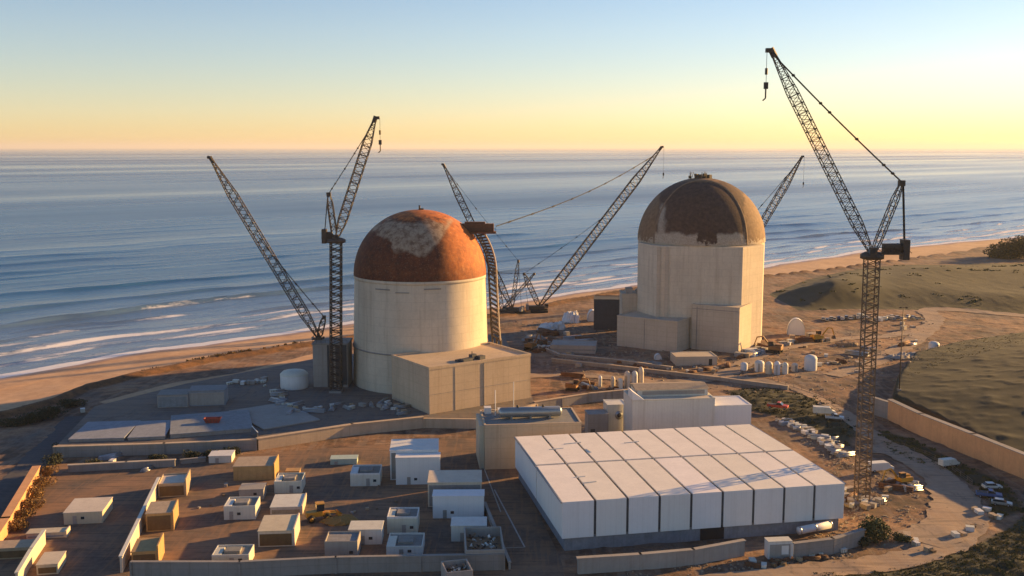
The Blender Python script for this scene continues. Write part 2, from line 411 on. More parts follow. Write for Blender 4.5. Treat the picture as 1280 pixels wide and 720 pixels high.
for d0, wob, seed, wd, amp, gap in ((122, 9, 61, 3.2, 2.4, .8), (96, 8, 68, 3, .9, .5), (78, 8, 62, 3.5, 1.2, .55), (60, 6, 67, 2.5, .7, .6), (46, 6, 63, 3, .8, .7), (33, 5, 69, 2, .5, .7), (22, 4, 64, 2.5, .5, .8), (175, 12, 65, 5, 1.5, .5), (250, 14, 66, 7, 1.3, .45), (345, 14, 70, 8, 1.2, .4)):
    h, on, d = line(d0, wob, seed, wd, amp, gap); H += h
    brk = np.clip(.05 + 1.6 * sn(SU, SU * 0, 190, seed + 9, 4), 0, 1) * (.6 if d0 > 110 else 1) if d0 > 60 else np.clip(.6 + .9 * sn(SU, SU * 0, 110, seed + 9, 4), 0, 1)
    if d0 < 150: FO += on * brk * .82 * np.exp(-((d + wd * .6) / (wd * .62)) ** 2) + .30 * on * brk * np.where(d > 0, np.exp(-d / (wd * 3)), 0)
FO += 1.2 * (1 - ss(3, 8 + 3 * sn(SU, SV, 40, 71), SV)) + .38 * (1 - ss(20, 150, SV)) * (.7 + .5 * sn(SU * .25, SV * 1.6, 30, 73))
H = H * ss(2, 20, SV) + .03 * sn(SU, SV, 5, 72)
H = np.where(SV < 3, 0.02, H)
def sea_mat():
    m, t, b, l = new_mat('sea'); tc = N(t, 'ShaderNodeTexCoord').outputs['Object']
    a = N(t, 'ShaderNodeAttribute', attribute_name='foam').outputs['Fac']; sh = N(t, 'ShaderNodeAttribute', attribute_name='shore').outputs['Fac']
    st1 = noise(t, tc, .05, 6, .7, (.35, 1.2, 1)); st2 = noise(t, tc, .35, 6, .75, (.3, 1.0, 1)); st3 = noise(t, tc, .0035, 5, .65, (.22, 1.4, 1))
    st4 = noise(t, tc, .0008, 6, .6, (.14, 1.3, 1))
    st5 = noise(t, tc, .16, 8, .8, (.14, 1.5, 1))
    f = math_(t, 'MULTIPLY', a, math_(t, 'ADD', -.75, math_(t, 'ADD', math_(t, 'MULTIPLY', st2, 1.5), math_(t, 'MULTIPLY', st5, 2.0))))
    f = ramp(t, math_(t, 'ADD', f, math_(t, 'MULTIPLY', math_(t, 'SUBTRACT', st1, .5), .7)), [(.38, 0.0), (.60, 1.0)])
    f = math_(t, 'MULTIPLY', f, math_(t, 'GREATER_THAN', a, .03))
    nearf = ramp(t, math_(t, 'DIVIDE', sh, 900.0), [(0.0, 1.0), (.10, .7), (.25, .08), (1.0, 0.0)])
    deep = mixc(t, ramp(t, st3, [(.4, 0.0), (.62, 1.0)]), (.010, .085, .21), (.024, .125, .26))
    wc = mixc(t, math_(t, 'MULTIPLY', nearf, .8), deep, (.16, .20, .27))
    cc = mixc(t, math_(t, 'MULTIPLY', f, .92), wc, (.74, .74, .76))
    l.new(cc, b.inputs['Base Color'])
    ro = math_(t, 'ADD', .14, math_(t, 'MULTIPLY', ramp(t, st4, [(.38, 0.0), (.62, 1.0)]), .20))
    l.new(mixc(t, f, ro, (.8, .8, .8)), b.inputs['Roughness']); b.inputs['IOR'].default_value = 1.33
    r1 = noise(t, tc, .09, 5, .6, (.30, 1.0, 1)); r2 = noise(t, tc, .8, 4, .6, (.45, 1.0, 1)); r3 = noise(t, tc, .013, 4, .55, (.25, 1, 1))
    h = math_(t, 'ADD', math_(t, 'MULTIPLY', r1, 1.6), math_(t, 'MULTIPLY', r2, .28)); h = math_(t, 'ADD', h, math_(t, 'MULTIPLY', r3, 4.5))
    h = math_(t, 'ADD', h, math_(t, 'MULTIPLY', f, .3))
    bump(t, b, h, .5, 1.0); return m
sea = grid_mesh('sea', SU, OV, H, sea_mat(), {'foam': np.clip(FO, 0, 1.3), 'shore': SV}); tag(sea, kind='structure')
sea.location = (0, 0, ZS); sea.rotation_euler = (0, 0, PHI)

# ------------------------------------------------------------------ sheets: yard paving, roads
def asphalt(name, c1, c2, dust=(.34, .18, .088), dk=.68):
    m, t, b, l = new_mat(name); tc = N(t, 'ShaderNodeTexCoord').outputs['Object']
    n1 = noise(t, tc, .05, 6, .6); n2 = noise(t, tc, .5, 6, .7); n3 = noise(t, tc, 4, 3, .7)
    c = ramp(t, n2, [(.3, c1), (.7, c2)]); c = mixc(t, math_(t, 'MULTIPLY', ramp(t, n1, [(.38, 0.0), (.62, 1.0)]), dk), c, dust)
    c = mixc(t, ramp(t, noise(t, tc, .22, 6, .75, (1, .35, 1)), [(.56, 0.0), (.68, .55)]), c, (.035, .03, .028))
    c = mixc(t, ramp(t, noise(t, tc, .7, 5, .75), [(.6, 0.0), (.72, .4)]), c, (.30, .22, .16))
    l.new(c, b.inputs['Base Color']); b.inputs['Roughness'].default_value = .9; tr_ = noise(t, tc, .9, 3, .5, (.06, 1.3, 1)); c = mixc(t, math_(t, 'MULTIPLY', ramp(t, tr_, [(.54, 0.0), (.60, 1.0)]), .45), c, tuple(x * .5 for x in c1))
    tr2 = noise(t, tc, .8, 3, .5, (1.2, .07, 1)); c = mixc(t, math_(t, 'MULTIPLY', ramp(t, tr2, [(.55, 0.0), (.60, 1.0)]), .4), c, tuple(x * .8 for x in dust))
    l.new(c, b.inputs['Base Color']); bump(t, b, math_(t, 'ADD', n2, n3), .35, .08); return m
M_yard = asphalt('yard_asphalt', (.055, .044, .038), (.15, .11, .08))
M_road = asphalt('road_surface', (.22, .165, .12), (.36, .27, .19), (.38, .24, .14), .5)
M_dark = asphalt('dark_asphalt', (.045, .045, .05), (.08, .078, .08), (.12, .10, .085), .3)
def sheet(name, poly, z, mt):
    b = MB(); n = len(poly); b.add([(x, y, z) for x, y in poly], [tuple(range(n))]); o = b.build(name, mt)
    if o.data.polygons[0].normal.z < 0: o.data.flip_normals()
    return tag(o, kind='structure')
sheet('yard_pavement', yard, 0.0, M_yard)
def smooth_path(pts, step=2.0):
    pts = [Vector(p) for p in pts]; out = []
    for i in range(len(pts) - 1):
        p0 = pts[max(i - 1, 0)]; p1 = pts[i]; p2 = pts[i + 1]; p3 = pts[min(i + 2, len(pts) - 1)]
        n = max(2, int((p2 - p1).length / step))
        for k in range(n):
            t = k / n; out.append(.5 * ((2 * p1) + (p2 - p0) * t + (2 * p0 - 5 * p1 + 4 * p2 - p3) * t * t + (3 * p1 - p0 - 3 * p2 + p3) * t ** 3))
    return out + [pts[-1]]
def strip_mesh(name, pxs, width, mt, lift=.12, flat=False, cross=7, kind='structure'):
    pts = smooth_path([Vector((*tuple(P(x, y, 0))[:2], 0)) for x, y in pxs]); vs = []; fs = []
    for i, p in enumerate(pts):
        a = pts[max(i - 1, 0)]; b = pts[min(i + 1, len(pts) - 1)]; d = (b - a).normalized(); nn = Vector((-d.y, d.x, 0))
        ww = width[0] + (width[1] - width[0]) * i / (len(pts) - 1) if isinstance(width, tuple) else width
        ww *= 1 + .05 * math.sin(i * .7) + .04 * math.sin(i * 1.9)
        for k in range(cross):
            q = p + nn * (ww * (k / (cross - 1) - .5) + (rnd.uniform(-.55, .55) if k in (0, cross - 1) and kind == 'structure' else 0)); vs.append((q.x, q.y, (0 if flat else max(gz(q.x, q.y), -.1)) + lift))
    for i in range(len(pts) - 1):
        for k in range(cross - 1): a = i * cross + k; fs.append((a + 1, a, a + cross, a + cross + 1))
    m = MB().add(vs, fs, True); return tag(m.build(name, mt), kind=kind)
strip_mesh('haul_road', [(905, 470), (985, 482), (1050, 515), (1095, 548), (1150, 580), (1190, 606), (1214, 640), (1200, 672), (1150, 694), (1090, 706), (1000, 716), (860, 735)], (5, 9), M_road, .16)
strip_mesh('coast_road', [(1080, 560), (1120, 566), (1165, 590), (1190, 620), (1186, 655), (1150, 678)], (9, 12), M_road, .22)
strip_mesh('field_road', [(1040, 470), (1095, 452), (1150, 420), (1168, 400), (1160, 388), (1200, 388), (1300, 396), (1500, 405)], (8, 12), M_road, .2)
strip_mesh('dirt_track', [(640, 470), (740, 470), (830, 478), (900, 470), (960, 440), (1040, 425), (1110, 420), (1160, 408)], 8, M_road, .19)
strip_mesh('service_road', [(-60, 700), (0, 630), (45, 575), (75, 548), (100, 520)], 9, M_dark, .12)
# painted lines by the warehouse
def line_strip(name, a, b, wd, mt, z=.012):
    a, b = P(*a), P(*b); d = (b - a).normalized(); n = Vector((-d.y, d.x, 0)) * wd / 2
    m = MB().add([a - n + Vector((0, 0, z)), b - n + Vector((0, 0, z)), b + n + Vector((0, 0, z)), a + n + Vector((0, 0, z))], [(0, 1, 2, 3)])
    o = m.build(name, mt)
    if o.data.polygons[0].normal.z < 0: o.data.flip_normals()
    return tag(o, kind='structure')
M_line = plain('worn_line_paint', (.42, .40, .38), .8, var=.4, scale=1.2)
line_strip('lane_marking', (618, 612), (656, 684), .35, M_line); line_strip('lane_marking', (603, 580), (626, 640), .3, M_line)
line_strip('lane_marking', (656, 684), (600, 686), .3, M_line)
# ------------------------------------------------------------------ materials for things
M_conc = concrete('concrete_cast', (.50, .42, .315)); M_conc_cyl = concrete('concrete_shell', (.60, .515, .385), (6.2, 3.0), True, .32, .5)
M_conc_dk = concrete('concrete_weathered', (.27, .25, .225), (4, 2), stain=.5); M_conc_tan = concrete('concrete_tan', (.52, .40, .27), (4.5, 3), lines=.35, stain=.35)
M_block = concrete('concrete_grey_block', (.33, .305, .27), (5, 4), lines=.3, stain=.4)
M_white = concrete('white_cladding', (.76, .75, .74), (1.25, 30), lines=.10, stain=.16, var=.07, rough=.5, piece=.07)
M_wroof = plain('white_roof_sheet', (.86, .79, .72), .6, var=.09, scale=.18, stain=.12, bmp=.05)
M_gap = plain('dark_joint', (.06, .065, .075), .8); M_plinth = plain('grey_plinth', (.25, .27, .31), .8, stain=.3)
M_cabin = concrete('white_cabin_paint', (.70, .68, .65), (.9, 30), lines=.14, stain=.4, var=.12, rough=.55, piece=.18)
M_cream = concrete('cream_and_sunlit_cabin_paint', (.64, .55, .44), (.9, 30), lines=.14, stain=.4, var=.14, rough=.6, piece=.15)  # cream tone also puts the yellow of sunlight into pale cabin paint
M_ochre = plain('ochre_cabin_paint', (.45, .28, .11), .65, var=.2, scale=.6, stain=.35)
M_tan = plain('tan_cabin_paint', (.42, .32, .21), .65, var=.2, scale=.6, stain=.35)
M_mint = plain('mint_cabin_paint', (.42, .52, .46), .6, var=.1, stain=.2)
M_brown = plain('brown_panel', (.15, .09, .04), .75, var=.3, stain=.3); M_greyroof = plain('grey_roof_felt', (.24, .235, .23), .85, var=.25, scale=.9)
M_dark = plain('dark_opening', (.02, .02, .022), .6); M_glass = plain('window_glass', (.03, .04, .05), .12, var=.1, bmp=0)
M_steel = plain('dark_crane_steel', (.075, .058, .048), .6, .3, var=.4, scale=1.2); M_steel2 = plain('pale_lattice_steel', (.20, .175, .15), .6, .3, var=.35, scale=1.5)
M_rust = plain('rusty_steel', (.16, .07, .035), .8, var=.4, scale=.8, stain=.3); M_cable = plain('steel_cable', (.022, .020, .019), .9)
M_yellow = plain('yellow_machine_paint', (.55, .28, .03), .5, var=.2, stain=.3); M_red = plain('red_paint', (.48, .05, .03), .5, var=.2, stain=.2)
M_blue = plain('blue_paint', (.06, .12, .30), .5, var=.2); M_tyre = plain('black_rubber', (.025, .024, .023), .9)
M_silver = plain('galvanised_tank_metal', (.38, .40, .43), .35, .6, var=.15, scale=.5, stain=.3); M_tarp = plain('white_tarpaulin', (.66, .66, .67), .7, var=.12, scale=.5, bmp=.4)
M_wood = plain('weathered_timber', (.26, .17, .10), .85, var=.35, scale=2); M_slope = concrete('earth_retaining_wall', (.66, .34, .15), (7, 9), lines=.3, stain=.3, var=.2)

def quad_mark(b, u0, u1, z0, z1, y, t=.03): b.slab(u0, u1, y - t, y, z0, z1)

# ------------------------------------------------------------------ raised pad with its retaining walls
PZ = 3.0
pad_poly = pp([(70, 558), (205, 554), (320, 549), (440, 531), (527, 522), (600, 523), (668, 504), (655, 470), (630, 420), (400, 447), (230, 480), (118, 508)], PZ)
pm = MB().prism(pad_poly, -1.0, PZ)
tag(pm.build('raised_pad_ground', asphalt('pad_surface', (.10, .092, .085), (.17, .15, .135), (.25, .17, .11), .5)), kind='structure')
def wall_run(name, label, pts, z0, z1, th, mt, cap=None, pil=0, captop=None, cat='wall', group=None):
    """wall along world points, with a coping and pilasters as parts"""
    p0 = Vector((pts[0][0], pts[0][1], 0)); root = thing(name, label, cat, (p0.x, p0.y, z0), 0, group); body = MB(); cp = MB(); pl = MB(); n = 0
    for a, b in zip(pts[:-1], pts[1:]):
        a = Vector((a[0], a[1], 0)) - p0; b = Vector((b[0], b[1], 0)) - p0; d = b - a; L = d.length; r = math.atan2(d.y, d.x); m = (a + b) / 2
        body.box(m.x, m.y, 0, L, th, z1 - z0, r)
        if cap: cp.box(m.x, m.y, z1 - z0, L + th * .6, th + .35, .22, r)
        if pil:
            k = max(1, int(L / pil))
            for i in range(k + 1):
                q = a + d * (i / k); pl.box(q.x, q.y, 0, .45, th + .5, z1 - z0 - .05, r); n += 1
    body.build('wall_body', mt, root)
    if cap: cp.build('coping', cap, root)
    if n: tag(pl.build('wall_ribs', mt, root))
    return root
wf = [tuple(P(x, y, PZ))[:2] for x, y in ((322, 550), (440, 532), (528, 523))]
wall_run('retaining_wall', 'long tan concrete retaining wall with lit coping in front of the left domed building', wf, -.1, PZ + .4, 1.2, M_conc_tan, M_conc_tan)
wf = [tuple(P(x, y, PZ))[:2] for x, y in ((530, 523), (601, 524), (670, 505))]
wall_run('retaining_wall', 'short brown stepped retaining wall under the beige annex block', wf, -.1, PZ + .1, 1.0, M_conc_tan, None, 8)
wf = [tuple(P(x, y, PZ))[:2] for x, y in ((68, 559), (205, 555), (320, 550))]
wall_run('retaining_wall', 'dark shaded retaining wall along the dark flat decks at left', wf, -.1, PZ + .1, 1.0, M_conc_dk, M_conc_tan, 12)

# ------------------------------------------------------------------ left domed building
def project_r(cx_, cy_, px_half): return px_half / F * math.hypot(cx_, cy_)
D1 = P(527, 474, PZ); r1b = 86 / F * D1.y * 1.0; r1 = r1b * .955
zs1 = W(527, 342, D1.y).z - PZ; zt1 = W(527, 262, D1.y).z - PZ
def dome_mat():
    m, t, b, l = new_mat('rust_streaked_shaded_dome'); tc = N(t, 'ShaderNodeTexCoord').outputs['Object']
    sp = N(t, 'ShaderNodeSeparateXYZ'); l.new(tc, sp.inputs[0])
    n0 = noise(t, tc, .11, 6, .65); n1 = noise(t, tc, .5, 6, .7); n2 = noise(t, tc, 2.2, 4, .7)
    j = math_(t, 'MULTIPLY', math_(t, 'SUBTRACT', n0, .5), .38)
    x = math_(t, 'DIVIDE', sp.outputs[0], r1); z = math_(t, 'ADD', math_(t, 'DIVIDE', sp.outputs[2], zt1 - zs1), j)
    x = math_(t, 'ADD', x, math_(t, 'MULTIPLY', j, .7))
    zl = ramp(t, math_(t, 'ADD', math_(t, 'MULTIPLY', x, .5), .5), [(.18, .66), (.30, .62), (.34, .42), (.58, .36), (.66, .50), (.76, .8)])
    g = math_(t, 'MULTIPLY', math_(t, 'MULTIPLY', math_(t, 'SUBTRACT', z, zl), 14, clamp=True), math_(t, 'MULTIPLY', math_(t, 'SUBTRACT', .88, z), 14, clamp=True))
    g = math_(t, 'MINIMUM', g, 1.0)
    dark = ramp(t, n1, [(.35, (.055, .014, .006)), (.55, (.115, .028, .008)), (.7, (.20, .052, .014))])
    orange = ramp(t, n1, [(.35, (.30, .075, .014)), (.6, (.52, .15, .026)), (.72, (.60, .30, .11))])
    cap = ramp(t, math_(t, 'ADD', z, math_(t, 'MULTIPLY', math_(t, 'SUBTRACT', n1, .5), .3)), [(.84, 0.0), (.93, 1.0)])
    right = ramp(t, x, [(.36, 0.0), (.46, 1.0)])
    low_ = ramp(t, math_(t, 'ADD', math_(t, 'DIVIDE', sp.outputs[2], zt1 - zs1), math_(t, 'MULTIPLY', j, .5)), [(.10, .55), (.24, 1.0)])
    rusty = mixc(t, math_(t, 'MAXIMUM', cap, math_(t, 'MULTIPLY', right, low_)), dark, orange)  # rust colour also carries light: dark shaded left, glowing sunlit right
    grey = ramp(t, n1, [(.35, (.26, .165, .10)), (.65, (.43, .32, .21))])
    c = mixc(t, math_(t, 'MULTIPLY', g, ramp(t, n1, [(.36, .45), (.55, .95)])), rusty, grey)
    c = mixc(t, math_(t, 'MULTIPLY', ramp(t, n2, [(.56, 0.0), (.66, 1.0)]), .45), c, (.34, .22, .14))
    s = noise(t, tc, .5, 5, .7, (1.2, 1.2, .12)); c = mixc(t, ramp(t, s, [(.55, 0.0), (.75, .5)]), c, (.05, .02, .01))
    l.new(c, b.inputs['Base Color']); b.inputs['Roughness'].default_value = .8; bump(t, b, math_(t, 'ADD', n1, n2), .2, .15); return m
root = thing('domed_building', 'pale round tower capped by a rust orange and grey dome, left of the two', 'domed building', D1)
MB().lathe([(r1b, -.2), (r1b * .985, zs1 * .35), (r1b * .965, zs1 * .8), (r1, zs1 - 1.2)], 128).build('wall', M_conc_cyl, root)
led = MB()
for z, dr in ((zs1 * .345, .35),): led.lathe([(r1b * .985, z), (r1b * .985 + dr, z), (r1b * .985 + dr, z + .4), (r1b * .98, z + .5)], 128)
led.build('ledge', M_conc_dk, root)
MB().lathe([(r1, zs1 - 1.2), (r1 + .25, zs1 - 1.15), (r1 + .25, zs1 - .1), (r1 - .2, zs1 + .1)], 128).build('ring_beam', M_conc_cyl, root)
dm = MB(); prof = []
for i in range(33):
    a = math.pi / 2 * i / 32; prof.append(((r1 + .3) * math.cos(a) ** .96 if i < 32 else .01, (zt1 - zs1) * math.sin(a)))
dome = dm.lathe(prof, 128).build('dome', dome_mat(), root); dome.location = (0, 0, zs1)
sm = MB()
for k in range(0): pass
fn = MB(); fn.bar((0, 0, zt1 - .2), (0, 0, zt1 + 1.6), .35, 8); fn.box(.9, 0, zt1 - .3, 1.2, 1.2, .8); fn.build('roof_vent', M_steel, root)
sc_ = MB()                                             # patches and stains of grout scars are raised pads
for (a, z, w_, h_) in ((-150, zs1 * .30, 3.2, .7), (-147, zs1 * .26, 2.4, .5), (-152, zs1 * .08, 3.6, 1.1), (-118, zs1 * .92, 6, .4), (-100, zs1 * .90, 5, .3), (-75, zs1 * .93, 6, .4)):
    a = R(a); rr_ = r1b * .985 - (z / zs1) * r1b * .025; sc_.box(rr_ * math.cos(a), rr_ * math.sin(a), z, .3, w_, h_, a)
sc_.build('wall_scars', M_conc_dk, root)

# gantry rail running up the right flank of the dome, platform on top
gal = R(4); gx = math.cos(gal); gy = math.sin(gal)
g0 = thing('dome_rail_gantry', 'curved dark truss and pale rail climbing the right flank of the rust orange dome', 'gantry', (D1.x, D1.y, PZ), gal)
def rail_pts(off, n=16, top=42):
    o = [Vector((r1b + off + .3, 0, 14.7 - .0)), Vector((r1b + off - .2, 0, zs1 * .5)), Vector((r1 + off, 0, zs1))]
    for i in range(1, n + 1):
        a = R(top) * i / n; o.append(Vector(((r1 + off) * math.cos(a), 0, zs1 + (zt1 - zs1 + off) * math.sin(a))))
    return o
rl = MB(); hi_ = rail_pts(4.0); lo_ = rail_pts(1.2)
for sy in (-1.6, 1.6):
    q = [v + Vector((0, sy, 0)) for v in hi_]; rl.path(q, .32, 6)
rl.build('outer_rail', M_conc, g0)
tr = MB()
for sy in (-1.6, 1.6): tr.path([v + Vector((0, sy, 0)) for v in lo_], .35, 5)
for a_, b_ in ((hi_, lo_),):
    for i in range(len(a_) - 1):
        d = (a_[i + 1] - a_[i]).length; k = max(1, int(d / 1.8))
        for j in range(k):
            t0, t1 = j / k, (j + 1) / k
            for sy in (-1.6, 1.6):
                tr.bar(a_[i].lerp(a_[i + 1], t0) + Vector((0, sy, 0)), b_[i].lerp(b_[i + 1], t1) + Vector((0, sy, 0)), .3, 4)
            tr.bar(b_[i].lerp(b_[i + 1], t0) + Vector((0, -1.6, 0)), b_[i].lerp(b_[i + 1], t0) + Vector((0, 1.6, 0)), .25, 4)
tr.build('truss', M_steel, g0)
fp = MB()
for i in range(3): fp.bar((r1b + 1.4 + i * 1.6, -1.6, -.1), (r1b + 1.4 + i * 1.6, -1.6, 15), .3, 6); fp.bar((r1b + 1.4 + i * 1.6, 1.6, -.1), (r1b + 1.4 + i * 1.6, 1.6, 15), .3, 6)
fp.build('support_legs', M_steel, g0)
pz = W(597, 288, D1.y).z; pa = W(574, 285, D1.y - 2); pb = W(620, 285, D1.y - 2)
pl = thing('hoist_platform', 'brown rusty hoist platform perched on the dome rail gantry', 'platform', ((pa.x + pb.x) / 2, D1.y - 1, pz - 1.0), 0)
L_ = pb.x - pa.x; d_ = MB(); d_.slab(-L_ / 2, L_ / 2, -2.4, 2.4, 0, .7); d_.slab(-L_ / 2 - 5.5, -L_ / 2, -.5, .5, .5, 1.0)
d_.build('deck', M_rust, pl)
m_ = MB(); m_.slab(-L_ / 2 + .6, L_ / 2 - .8, -1.6, 1.7, .7, 3.6); m_.slab(-L_ / 2 + 2, L_ / 2 - 4, -1.2, 1.2, 3.6, 4.3); m_.build('machine_house', M_rust, pl, .12)
rr2 = MB()
for i in range(13):
    x = -L_ / 2 + L_ * i / 12; rr2.bar((x, -2.3, .7), (x, -2.3, 2.0), .07, 4)
rr2.bar((-L_ / 2, -2.3, 2.0), (L_ / 2, -2.3, 2.0), .09, 4); rr2.bar((-L_ / 2, -2.3, 1.4), (L_ / 2, -2.3, 1.4), .07, 4); rr2.build('railing', M_steel, pl)

# annex block beside it
A0 = P(537, 518, PZ); A1 = P(663, 497, PZ); ra = math.atan2(A1.y - A0.y, A1.x - A0.x); La = (A1 - A0).length
ha = W(537, 461, A0.y).z - PZ; da = 26.0
ax = thing('annex_block', 'blank beige concrete annex block built against the left domed building', 'building', A0, ra)
MB().slab(0, La, 0, da, -.05, ha - .5).build('wall', M_conc_tan, ax)
rb = MB(); rb.slab(-.15, La + .15, -.15, .45, ha - .5, ha + .5); rb.slab(-.15, .45, .45, da, ha - .5, ha + .5); rb.slab(La - .45, La + .15, .45, da, ha - .5, ha + .5); rb.slab(.45, La - .45, da - .6, da, ha - .5, ha + .5)
rb.build('parapet', M_conc_tan, ax); MB().slab(.45, La - .45, .45, da - .6, ha - .5, ha - .15).build('roof', M_conc_tan, ax)
jn = MB(); jn.slab(La * .52, La * .52 + .22, -.2, -.0, 0, ha - .6); jn.slab(La * .24, La * .24 + .12, -.1, 0, 0, ha - .6); jn.slab(0, La, -.06, 0, ha * .42, ha * .42 + .1)
jn.build('joints', M_conc_dk, ax)
hp = MB()
for (x, y, sx, sy, sz) in ((La * .42, 4, 5, 2, 1.0), (La * .5, 5.5, 2.2, 1.6, 1.8), (La * .56, 4.4, 2.6, 2.2, 1.2), (La * .36, 5.2, 2.6, 1.2, .7)): hp.box(x, y, ha - .13, sx, sy, sz, .2)
hp.bar((La * .47, 4, ha), (La * .47, 4, ha + 3), .15, 6)
o = hp.build('equipment_pile', M_gap); o.location = A0; o.rotation_euler = (0, 0, ra); tag(o, 'dark low equipment heap on the roof of the beige annex block', 'equipment')

# ------------------------------------------------------------------ right domed building
D2 = P(873, 421, 0); r2 = 78 / F * D2.y; zs2 = W(873, 300, D2.y).z; zt2 = W(873, 222, D2.y).z
def dome2_mat():
    m, t, b, l = new_mat('dark_patched_dome'); tc = N(t, 'ShaderNodeTexCoord').outputs['Object']
    sp = N(t, 'ShaderNodeSeparateXYZ'); l.new(tc, sp.inputs[0]); n0 = noise(t, tc, .15, 6, .65); n1 = noise(t, tc, .6, 6, .7); n2 = noise(t, tc, 2.5, 4, .7)
    j = math_(t, 'MULTIPLY', math_(t, 'SUBTRACT', n0, .5), .22)
    x = math_(t, 'ADD', math_(t, 'DIVIDE', sp.outputs[0], r2), j); z = math_(t, 'ADD', math_(t, 'DIVIDE', sp.outputs[2], zt2 - zs2), j)
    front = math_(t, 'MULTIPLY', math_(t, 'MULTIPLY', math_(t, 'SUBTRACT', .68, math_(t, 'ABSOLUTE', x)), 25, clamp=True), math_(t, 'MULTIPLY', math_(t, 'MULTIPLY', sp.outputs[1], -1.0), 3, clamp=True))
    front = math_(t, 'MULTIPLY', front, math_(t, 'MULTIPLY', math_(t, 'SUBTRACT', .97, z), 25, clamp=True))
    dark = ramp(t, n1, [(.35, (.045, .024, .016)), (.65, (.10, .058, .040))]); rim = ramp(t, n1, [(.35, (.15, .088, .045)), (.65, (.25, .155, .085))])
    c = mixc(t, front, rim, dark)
    pt = math_(t, 'MULTIPLY', math_(t, 'MULTIPLY', math_(t, 'SUBTRACT', .20, z), 20, clamp=True), ramp(t, math_(t, 'ADD', math_(t, 'MULTIPLY', x, .5), .5), [(.14, 0.0), (.15, 1.0), (.47, 1.0), (.475, 0.0), (.62, 0.0), (.625, 1.0), (.83, 1.0), (.84, 0.0)]))
    pt2 = math_(t, 'MULTIPLY', math_(t, 'MULTIPLY', math_(t, 'SUBTRACT', .62, z), 12, clamp=True), ramp(t, math_(t, 'ADD', math_(t, 'MULTIPLY', x, .5), .5), [(.17, 0.0), (.19, .8), (.22, .8), (.245, 0.0)]))
    rag = math_(t, 'MULTIPLY', math_(t, 'SUBTRACT', math_(t, 'ADD', .03, math_(t, 'MULTIPLY', math_(t, 'SUBTRACT', n1, .45), .5)), math_(t, 'DIVIDE', sp.outputs[2], zt2 - zs2)), 30, clamp=True)
    c = mixc(t, math_(t, 'MULTIPLY', math_(t, 'MAXIMUM', rag, math_(t, 'MAXIMUM', pt, pt2)), .95), c, ramp(t, n2, [(.38, (.30, .23, .16)), (.6, (.52, .44, .33))]))
    c = mixc(t, ramp(t, n2, [(.60, 0.0), (.70, .35)]), c, (.26, .2, .15))
    l.new(c, b.inputs['Base Color']); b.inputs['Roughness'].default_value = .85; bump(t, b, math_(t, 'ADD', n1, n2), .35, .25); return m
root = thing('domed_building', 'grey beige round tower under a dark brown patched dome, right of the two', 'domed building', D2, R(-11))
wp = [(-.64 * r2, -.985 * r2), (.64 * r2, -.985 * r2), (.965 * r2, -.50 * r2)] + [(r2 * math.cos(R(a)), r2 * math.sin(R(a))) for a in range(-24, 205, 4)] + [(-.965 * r2, -.50 * r2)]
MB().prism(wp, -.2, zs2 - .4).build('wall', M_conc_cyl, root); MB().lathe([(r2 * .99, zs2 - .5), (r2 * .99, zs2 + .1)], 96).build('dome_curb', M_conc_cyl, root)
prof = [((r2 + .3) * math.cos(math.pi / 2 * i / 32) + (.01 if i == 32 else 0), (zt2 - zs2) * math.sin(math.pi / 2 * i / 32)) for i in range(33)]
dome = MB().lathe(prof, 128).build('dome', dome2_mat(), root); dome.location = (0, 0, zs2)
rbm = MB()                                             # arched rib framing the dark front of the dome
for sgn in (-1, 1):
    y0 = -.0
    prev = None
    for i in range(25):
        ph_ = math.pi / 2 * i / 24; xx = .70 * r2 * math.cos(ph_) ** .9 * sgn if i < 24 else 0; zz_ = (zt2 - zs2) * .955 * math.sin(ph_)
        k = 1 - (xx / r2) ** 2 - (zz_ / (zt2 - zs2)) ** 2; yy = -r2 * math.sqrt(max(k, 0))
        q = Vector((xx, yy, zs2 + zz_))
        if prev is not None: rbm.bar(prev, q, .55, 6)
        prev = q
rbm.build('arch_rib', plain('arch_rib_concrete', (.24, .16, .10), .85, var=.3, stain=.3), root)
for a in (-142, -131):
    MB().slab(r2 * math.cos(R(a)) * .95 + 4 - .8, r2 * math.cos(R(a)) * .95 + 4 + .8, -.985 * r2 - .45, -.985 * r2 + .2, 0, zs2 - .8).build('pilaster', M_conc, root)
rbt = MB()
for i in range(9): rbt.box(rnd.uniform(-6, 5), rnd.uniform(-3, 2), zt2 - .4, rnd.uniform(.8, 2.2), rnd.uniform(.8, 1.6), rnd.uniform(1, 2.4), rnd.uniform(0, 1))
for i in range(7): x = rnd.uniform(-6, 5); rbt.bar((x, 0, zt2), (x + rnd.uniform(-1, 1), 0, zt2 + rnd.uniform(1.6, 3)), .14, 5)
o = rbt.build('rooftop_equipment', M_steel); o.location = D2; tag(o, 'small cluster of dark rooftop machinery on the crown of the brown dome', 'equipment')
def level(px, py, Y): return W(px, py, Y).z
